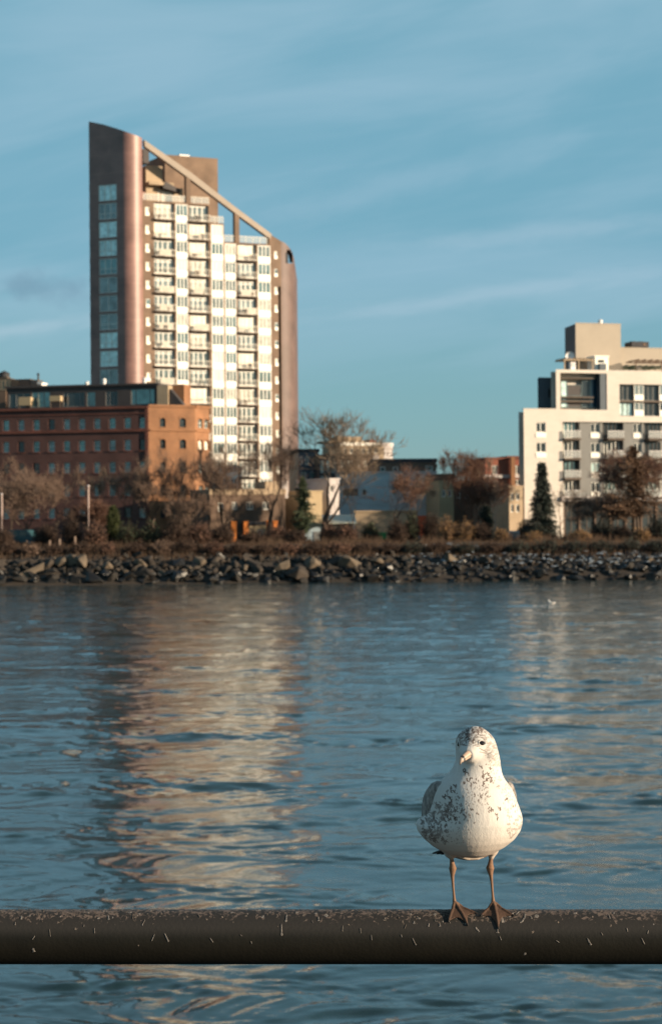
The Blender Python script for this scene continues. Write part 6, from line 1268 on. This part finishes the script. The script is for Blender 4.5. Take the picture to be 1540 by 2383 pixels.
for i, (x, w, h, m) in enumerate([(20, 60, 26, 'brush'), (70, 56, 22, 'twig'), (128, 50, 20, 'brush'), (190, 64, 26, 'brush'), (250, 52, 22, 'twig_red'), (318, 64, 26, 'brush'), (380, 60, 30, 'twig'), (436, 66, 30, 'brush'), (500, 60, 26, 'twig_red'), (556, 60, 22, 'brush'), (612, 66, 18, 'brush'), (672, 60, 20, 'twig_red'), (730, 56, 20, 'brush'), (788, 60, 22, 'twig_red'), (846, 60, 20, 'brush'), (905, 60, 20, 'brush'), (960, 66, 24, 'needles_blue'), (1022, 66, 22, 'brush'), (1080, 60, 20, 'needles_blue'), (1144, 66, 20, 'brush'), (1205, 66, 22, 'needles_blue'), (1270, 70, 26, 'needles_blue'), (1335, 70, 22, 'needles_blue'), (1400, 70, 24, 'needles_blue'), (1465, 70, 24, 'needles_blue'), (1528, 66, 26, 'needles_blue')]):
    near = ('left picture edge', 'dark teal van', 'wooden stakes', 'big pale squarish boulder', 'cypress', 'dark round shrubs', 'warehouse windows', 'warehouse corner', 'leaning tree stems', 'left orange pillar', 'tan garage', 'right orange pillars', 'cedar', 'big forked trunk', 'pale shed roof', 'green bin', 'orange hoarding', 'golden shrubs', 'pale blue building end', 'pale pinkish trunk', 'utility cabinet', 'spruce', 'leaning pale trunk', 'dark thicket', 'pine', 'right picture edge')[i]
    shrub(('low dark brush' if m == 'needles_blue' else 'low russet brush' if m == 'twig_red' else 'low brown brush')+' on the slope just above the rocks, below the '+near, x, 1282, w*1.0, h*.9, 257.5, 400+i, m)
def pole(x, y0, y1, Y, lab, thick_to=None):
    b = at(x, y1, Y); b.z = bank_h(b.x, Y, shore(b.x)); zt = at(x, y0, Y).z; r_ = empty('lamp_pole', b, lab, 'pole'); mb = MB(); mb.tube([b, (b.x, b.y, zt)], [.07, .05], 8); mb.build('shaft', M['pinkpole'], r_)
    mb = MB(); z2 = at(x, thick_to or y0+20, Y).z; mb.tube([(b.x, b.y, z2), (b.x, b.y, zt+.05)], [.12, .12], 10); mb.build('sleeve', M['pinkpole'], r_)
    mb = MB(); mb.ball((b.x, b.y, zt+.12), (.2, .2, .12), 10, 6); mb.build('finial', M['whitewash'], r_)
pole(207, 1133, 1264, 265, 'slim white pole with a thick pale upper part among the russet bushes', 1182)
pole(5.5, 1152, 1270, 265, 'slim pale pole at the left picture edge', 1200)
for x, y0, y1, lab in ((117, 1257, 1274, 'short orange tan wooden stake beside the dark van'), (140, 1262, 1282, 'middle wooden stake, left of the dark brush'), (176, 1258, 1284, 'right hand wooden stake in front of dark brush')):
    p = at(x, y1, 261); p.z = bank_h(p.x, 261, shore(p.x))-.1; h = (y1-y0)/F*261+.3; mb = MB(); mb.hexa([(p.x-.1, p.y-.1, p.z), (p.x+.1, p.y-.1, p.z), (p.x+.1, p.y+.1, p.z), (p.x-.1, p.y+.1, p.z), (p.x-.1, p.y-.1, p.z+h-.1), (p.x+.1, p.y-.1, p.z+h), (p.x+.1, p.y+.1, p.z+h), (p.x-.1, p.y+.1, p.z+h-.1)])
    tag(mb.build('wooden_stake', M['bark_pale'], None, loc=p), lab, 'stake')
def van(x, ybase, Y, lab, L_=4.2, body='tealpaint'):
    b = at(x, ybase, Y); b.z = bank_h(b.x, Y, shore(b.x)); r_ = empty('van', b, lab, 'van'); P = Facade(0, 0, -25, origin=b); mb = MB()
    prof = [(-L_/2, .35), (L_/2, .35), (L_/2, 1.0), (L_/2-.75, 1.15), (L_/2-1.35, 1.95), (-L_/2+.1, 2.0), (-L_/2, 1.2)]; mb.fpoly(P, [(a, b.z+z) for a, z in prof], -1.7, 0); mb.build('body', M[body], r_)
    for a0, a1 in ((-L_/2+.3, -.4), (-.25, L_/2-1.25)):
        w_ = MB(); w_.fpoly(P, [(a0, b.z+1.2), (a1, b.z+1.2), (a1-.15, b.z+1.78), (a0+.05, b.z+1.78)], .003, .02); w_.build('side_window', M['glass_dark'], r_)
    for s_ in (-L_/2+.75, L_/2-.8):
        for d in (-1.72, .02):
            c = Vector(P.pt(s_, d, b.z+.34)); w_ = MB(); w_.tube([c-P.n*.1, c+P.n*.1], .34, 18); to = w_.build('wheel', M['black'], r_); w2 = MB(); w2.tube([c-P.n*.11, c+P.n*.11], .18, 12); w2.build('rim', M['steel'], to)
van(50, 1276, 268, 'dark teal van parked among brush at the left edge of the bank')
def gull_afloat():
    b = ground_at(1283, 1406, 0.0); r_ = None; mb = MB(); mb.ball((b.x, b.y, .10), (.26, .14, .11), 16, 10); mb.tube([(b.x-.16, b.y, .16), (b.x-.22, b.y, .26), (b.x-.22, b.y, .30)], [.06, .05, .055], 10); mb.ball((b.x-.235, b.y, .31), (.06, .05, .05), 12, 8); mb.tube([(b.x+.18, b.y, .13), (b.x+.36, b.y, .17)], [.06, .015], 8)
    o = mb.build('water_bird', M['white'], None, loc=b, smooth=True); tag(o, 'tiny white bird floating on the river beyond the gull', 'bird'); mb = MB(); mb.tube([(b.x-.28, b.y, .31), (b.x-.34, b.y, .30)], [.014, .004], 6); mb.build('bill', M['orange'], o); mb = MB(); mb.ball((b.x+.08, b.y-.02, .15), (.2, .13, .07), 12, 8); mb.build('wing', M['grey_wall'], o)
gull_afloat()
# ------------------------------------------------------------------ rocks of the embankment
def rock_mesh(rnd, name, m, flat=1.0):
    bm = bmesh.new()
    for _ in range(rnd.randint(11, 17)):
        v = Vector((rnd.gauss(0, 1), rnd.gauss(0, 1), rnd.gauss(0, 1))).normalized(); bm.verts.new((v.x*.62*rnd.uniform(.8, 1.1), v.y*.5*rnd.uniform(.8, 1.1), v.z*.42*flat*rnd.uniform(.8, 1.1)))
    r_ = bmesh.ops.convex_hull(bm, input=bm.verts); bmesh.ops.delete(bm, geom=[g_ for g_ in r_['geom_unused'] if isinstance(g_, bmesh.types.BMVert)], context='VERTS')
    bmesh.ops.bevel(bm, geom=list(bm.edges), offset=.025, segments=1, affect='EDGES')
    me = bpy.data.meshes.new(name); bm.to_mesh(me); bm.free(); me.materials.append(m); return me
rk = random.Random(17)
def rockmat(n, c, v=.35): return mat(n, c, .85, v, 1.3, bump=.6, bscale=5)
RM = [rockmat('grey brown rock', (.030, .022, .016)), rockmat('dark rock', (.012, .010, .008)), rockmat('pale tan rock', (.095, .072, .050)), rockmat('wet and shade black rock', (.009, .008, .007), .3)]  # black rock: wet waterline stones, and shade painted onto the right bank
RM[3].node_tree.nodes['Principled BSDF'].inputs['Roughness'].default_value = .45
RMS = [[rock_mesh(rk, 'boulder', m) for _ in range(7)] for m in RM]
special = [(205, 1308, 2.6, 2, .8, 'big pale squarish boulder below the russet shrub'), (178, 1303, 2.2, 2, .7, 'pale tan boulder left of the squarish one'), (144, 1304, 2.1, 2, .5, 'brightly lit cream boulder near the wooden stakes'), (80, 1322, 2.8, 2, -.5, 'long leaning tan slab on the left part of the bank'), (722, 1308, 2.4, 2, 0, 'pale pyramid shaped boulder below the cedar'),
           (655, 1318, 2.2, 2, -.9, 'narrow light slab tilted steeply left of the pyramid boulder'), (1055, 1296, 2.0, 2, .5, 'tan leaning boulder left of the snowy one'), (810, 1302, 2.6, 2, .1, 'long low tan boulder below the garden wall'), (700, 1330, 3.0, 0, .1, 'broad grey slab below the pyramid boulder'), (880, 1300, 1.5, 2, .2, 'small tan block right of the long low boulder'), (1130, 1298, 1.7, 0, .1, 'snow dusted grey boulder left of centre of the dark bank'), (250, 1312, 1.8, 2, .2, 'rounded tan boulder under the cypress'), (330, 1305, 1.5, 2, .4, 'pale lump of rock under the dark shrubs')]
def put_rock(p, size, mi, tilt, lab=None, grp=None):
    o = bpy.data.objects.new('boulder', rk.choice(RMS[mi])); COL.objects.link(o); o.location = p; o.scale = (size*rk.uniform(.85, 1.3), size*rk.uniform(.8, 1.1), size*rk.uniform(.7, 1.1)); o.rotation_euler = (rk.uniform(-.5, .5), tilt, rk.uniform(0, 6.28)); tag(o, lab, 'boulder', grp); return o
def bank_at(px, py):     # point of the bank surface seen at a picture position
    lo_, hi_ = 0.0, 14.0
    for _ in range(24):
        t = (lo_+hi_)/2; x = at(px, py, 249+t).x; Y = shore(x)+t
        if at(px, py, Y).z < bank_h(x, Y, shore(x)): hi_ = t
        else: lo_ = t
    return Vector((x, Y, bank_h(x, Y, shore(x))))
for x, y, s, mi, tl, lab in special:
    p = bank_at(x, y+10); p.z += .25; p.y -= .5; o = put_rock(p, s, mi, tl, lab); o.rotation_euler = (rk.uniform(-.15, .15), tl, rk.uniform(-.3, .3))
zones = [(0, 240, 'angular boulder of the riprap below the brick warehouse'), (240, 520, 'angular boulder of the riprap below the warehouse corner and leaning tree'), (520, 800, 'angular boulder of the riprap below the garage and cedar'), (800, 1080, 'angular boulder of the riprap below the pale blue building'), (1080, 1560, 'blackish boulder of the dark bank below the spruce and pine')]
cand = []
for row, py in enumerate((1354, 1348, 1341, 1334, 1327, 1319, 1311, 1303, 1296)):
    x = -12+rk.uniform(0, 25)
    while x < 1556:
        cand.append((x, py+rk.uniform(-3.5, 3.5), row)); x += rk.uniform(30, 52)
rk.shuffle(cand)
for x, py, row in cand[:290]:
    p = bank_at(x, py); right = x > 900+rk.uniform(-150, 200)
    mi = rk.choices((0, 1, 2, 3), ((7, 5, 2.2, 2) if not right else (1.2, 6, .25, 8)))[0]
    if row < 3: mi = 3 if rk.random() < .8 else 1
    if right and row < 5: mi = 3  # blacker stones put the right bank's shade into their colour
    z_ = [z for z in zones if z[0] <= max(0, min(x, 1559)) < z[1]][0]
    put_rock(p+Vector((0, 0, .15)), rk.choice((.7, .9, 1.2, 1.4, 1.8, 2.3))*(1 if row < 7 else .75)*(.62 if right else .95), mi, rk.uniform(-.9, .9), z_[2], 'riprap boulders, '+z_[2].split('below ')[1])
def rubble():
    mb = MB(); hull = []
    for k in range(8):
        me = RMS[0][k % 7]; hull.append(([v.co.copy() for v in me.vertices], [tuple(p.vertices) for p in me.polygons]))
    for i in range(3200):
        x = rk.uniform(-75, 85); t = rk.triangular(-.3, 13, 3); Y = shore(x)+t; z = bank_h(x, Y, shore(x)); s = rk.uniform(.3, 1.15)*(1 if t < 7 else .7); vs, fs = rk.choice(hull); q = Matrix.Rotation(rk.uniform(0, 6.28), 3, 'Z') @ Matrix.Rotation(rk.uniform(-.8, .8), 3, 'X')
        mi = 0
        if t < 2.6: mi = 2
        elif x > 10 and rk.random() < .75: mi = 2  # shade of the right bank put into blacker rubble
        elif rk.random() < .6: mi = 1
        mb.add([Vector((x, Y, z))+q @ (v*s) for v in vs], fs, mi)
    o = mb.build('riprap_rubble', [RM[0], RM[1], RM[3]], None, loc=(0, 250, 0)); tag(o, 'loose dark rubble filling the gaps between the boulders', 'rubble', kind='stuff')
rubble()
def cover():
    mb = MB(); gr = random.Random(9)
    for i in range(26000):        # dry grass and weeds on top of the bank
        x = gr.uniform(-75, 85); t = gr.triangular(4.5, 30, 9); Y = shore(x)+t; z = bank_h(x, Y, shore(x)); h = gr.uniform(.25, 1.0)*(1.3 if math.sin(x*.6)+math.sin(x*.23+1) > 0 else .7); dx = gr.gauss(0, .18); mb.add([(x-.05, Y, z-.05), (x+.05, Y, z-.05), (x+dx, Y+gr.gauss(0, .1), z+h)], [(0, 1, 2)])
    o = mb.build('dry_grass', M['drygrass'], None, loc=(0, 260, 4)); tag(o, 'dry brown grass and weeds along the top of the bank', 'grass', kind='stuff')
    mb = MB()
    for i in range(200):          # thin patches of snow lying on the dark right hand bank
        px = gr.uniform(1180, 1560) if gr.random() < .75 else gr.uniform(960, 1180); band = gr.random()
        py = gr.gauss(1306, 10) if band < .75 else gr.gauss(1277, 3); p = bank_at(px, py); p.z += .35; p.y -= .2; w_, h = gr.uniform(.1, .45), gr.uniform(.05, .13)
        k = 7; c = Vector((p.x, p.y, p.z)); vs = [c+Vector((0, 0, h))]+[c+Vector((w_*math.cos(6.283*q/k)*gr.uniform(.6, 1.2), .5*w_*math.sin(6.283*q/k), gr.uniform(-.03, .02))) for q in range(k)]; mb.add(vs, [(0, q+1, (q+1) % k+1) for q in range(k)]+[tuple(range(k, 0, -1))])
    o = mb.build('snow_patches', M['snow2'], None, loc=(60, 255, 3)); tag(o, 'small patches of old snow on the dark right hand bank', 'snow', kind='stuff')
M['snow2'] = mat('old dirty snow', (.20, .24, .28), .8, .4, 3)
cover()
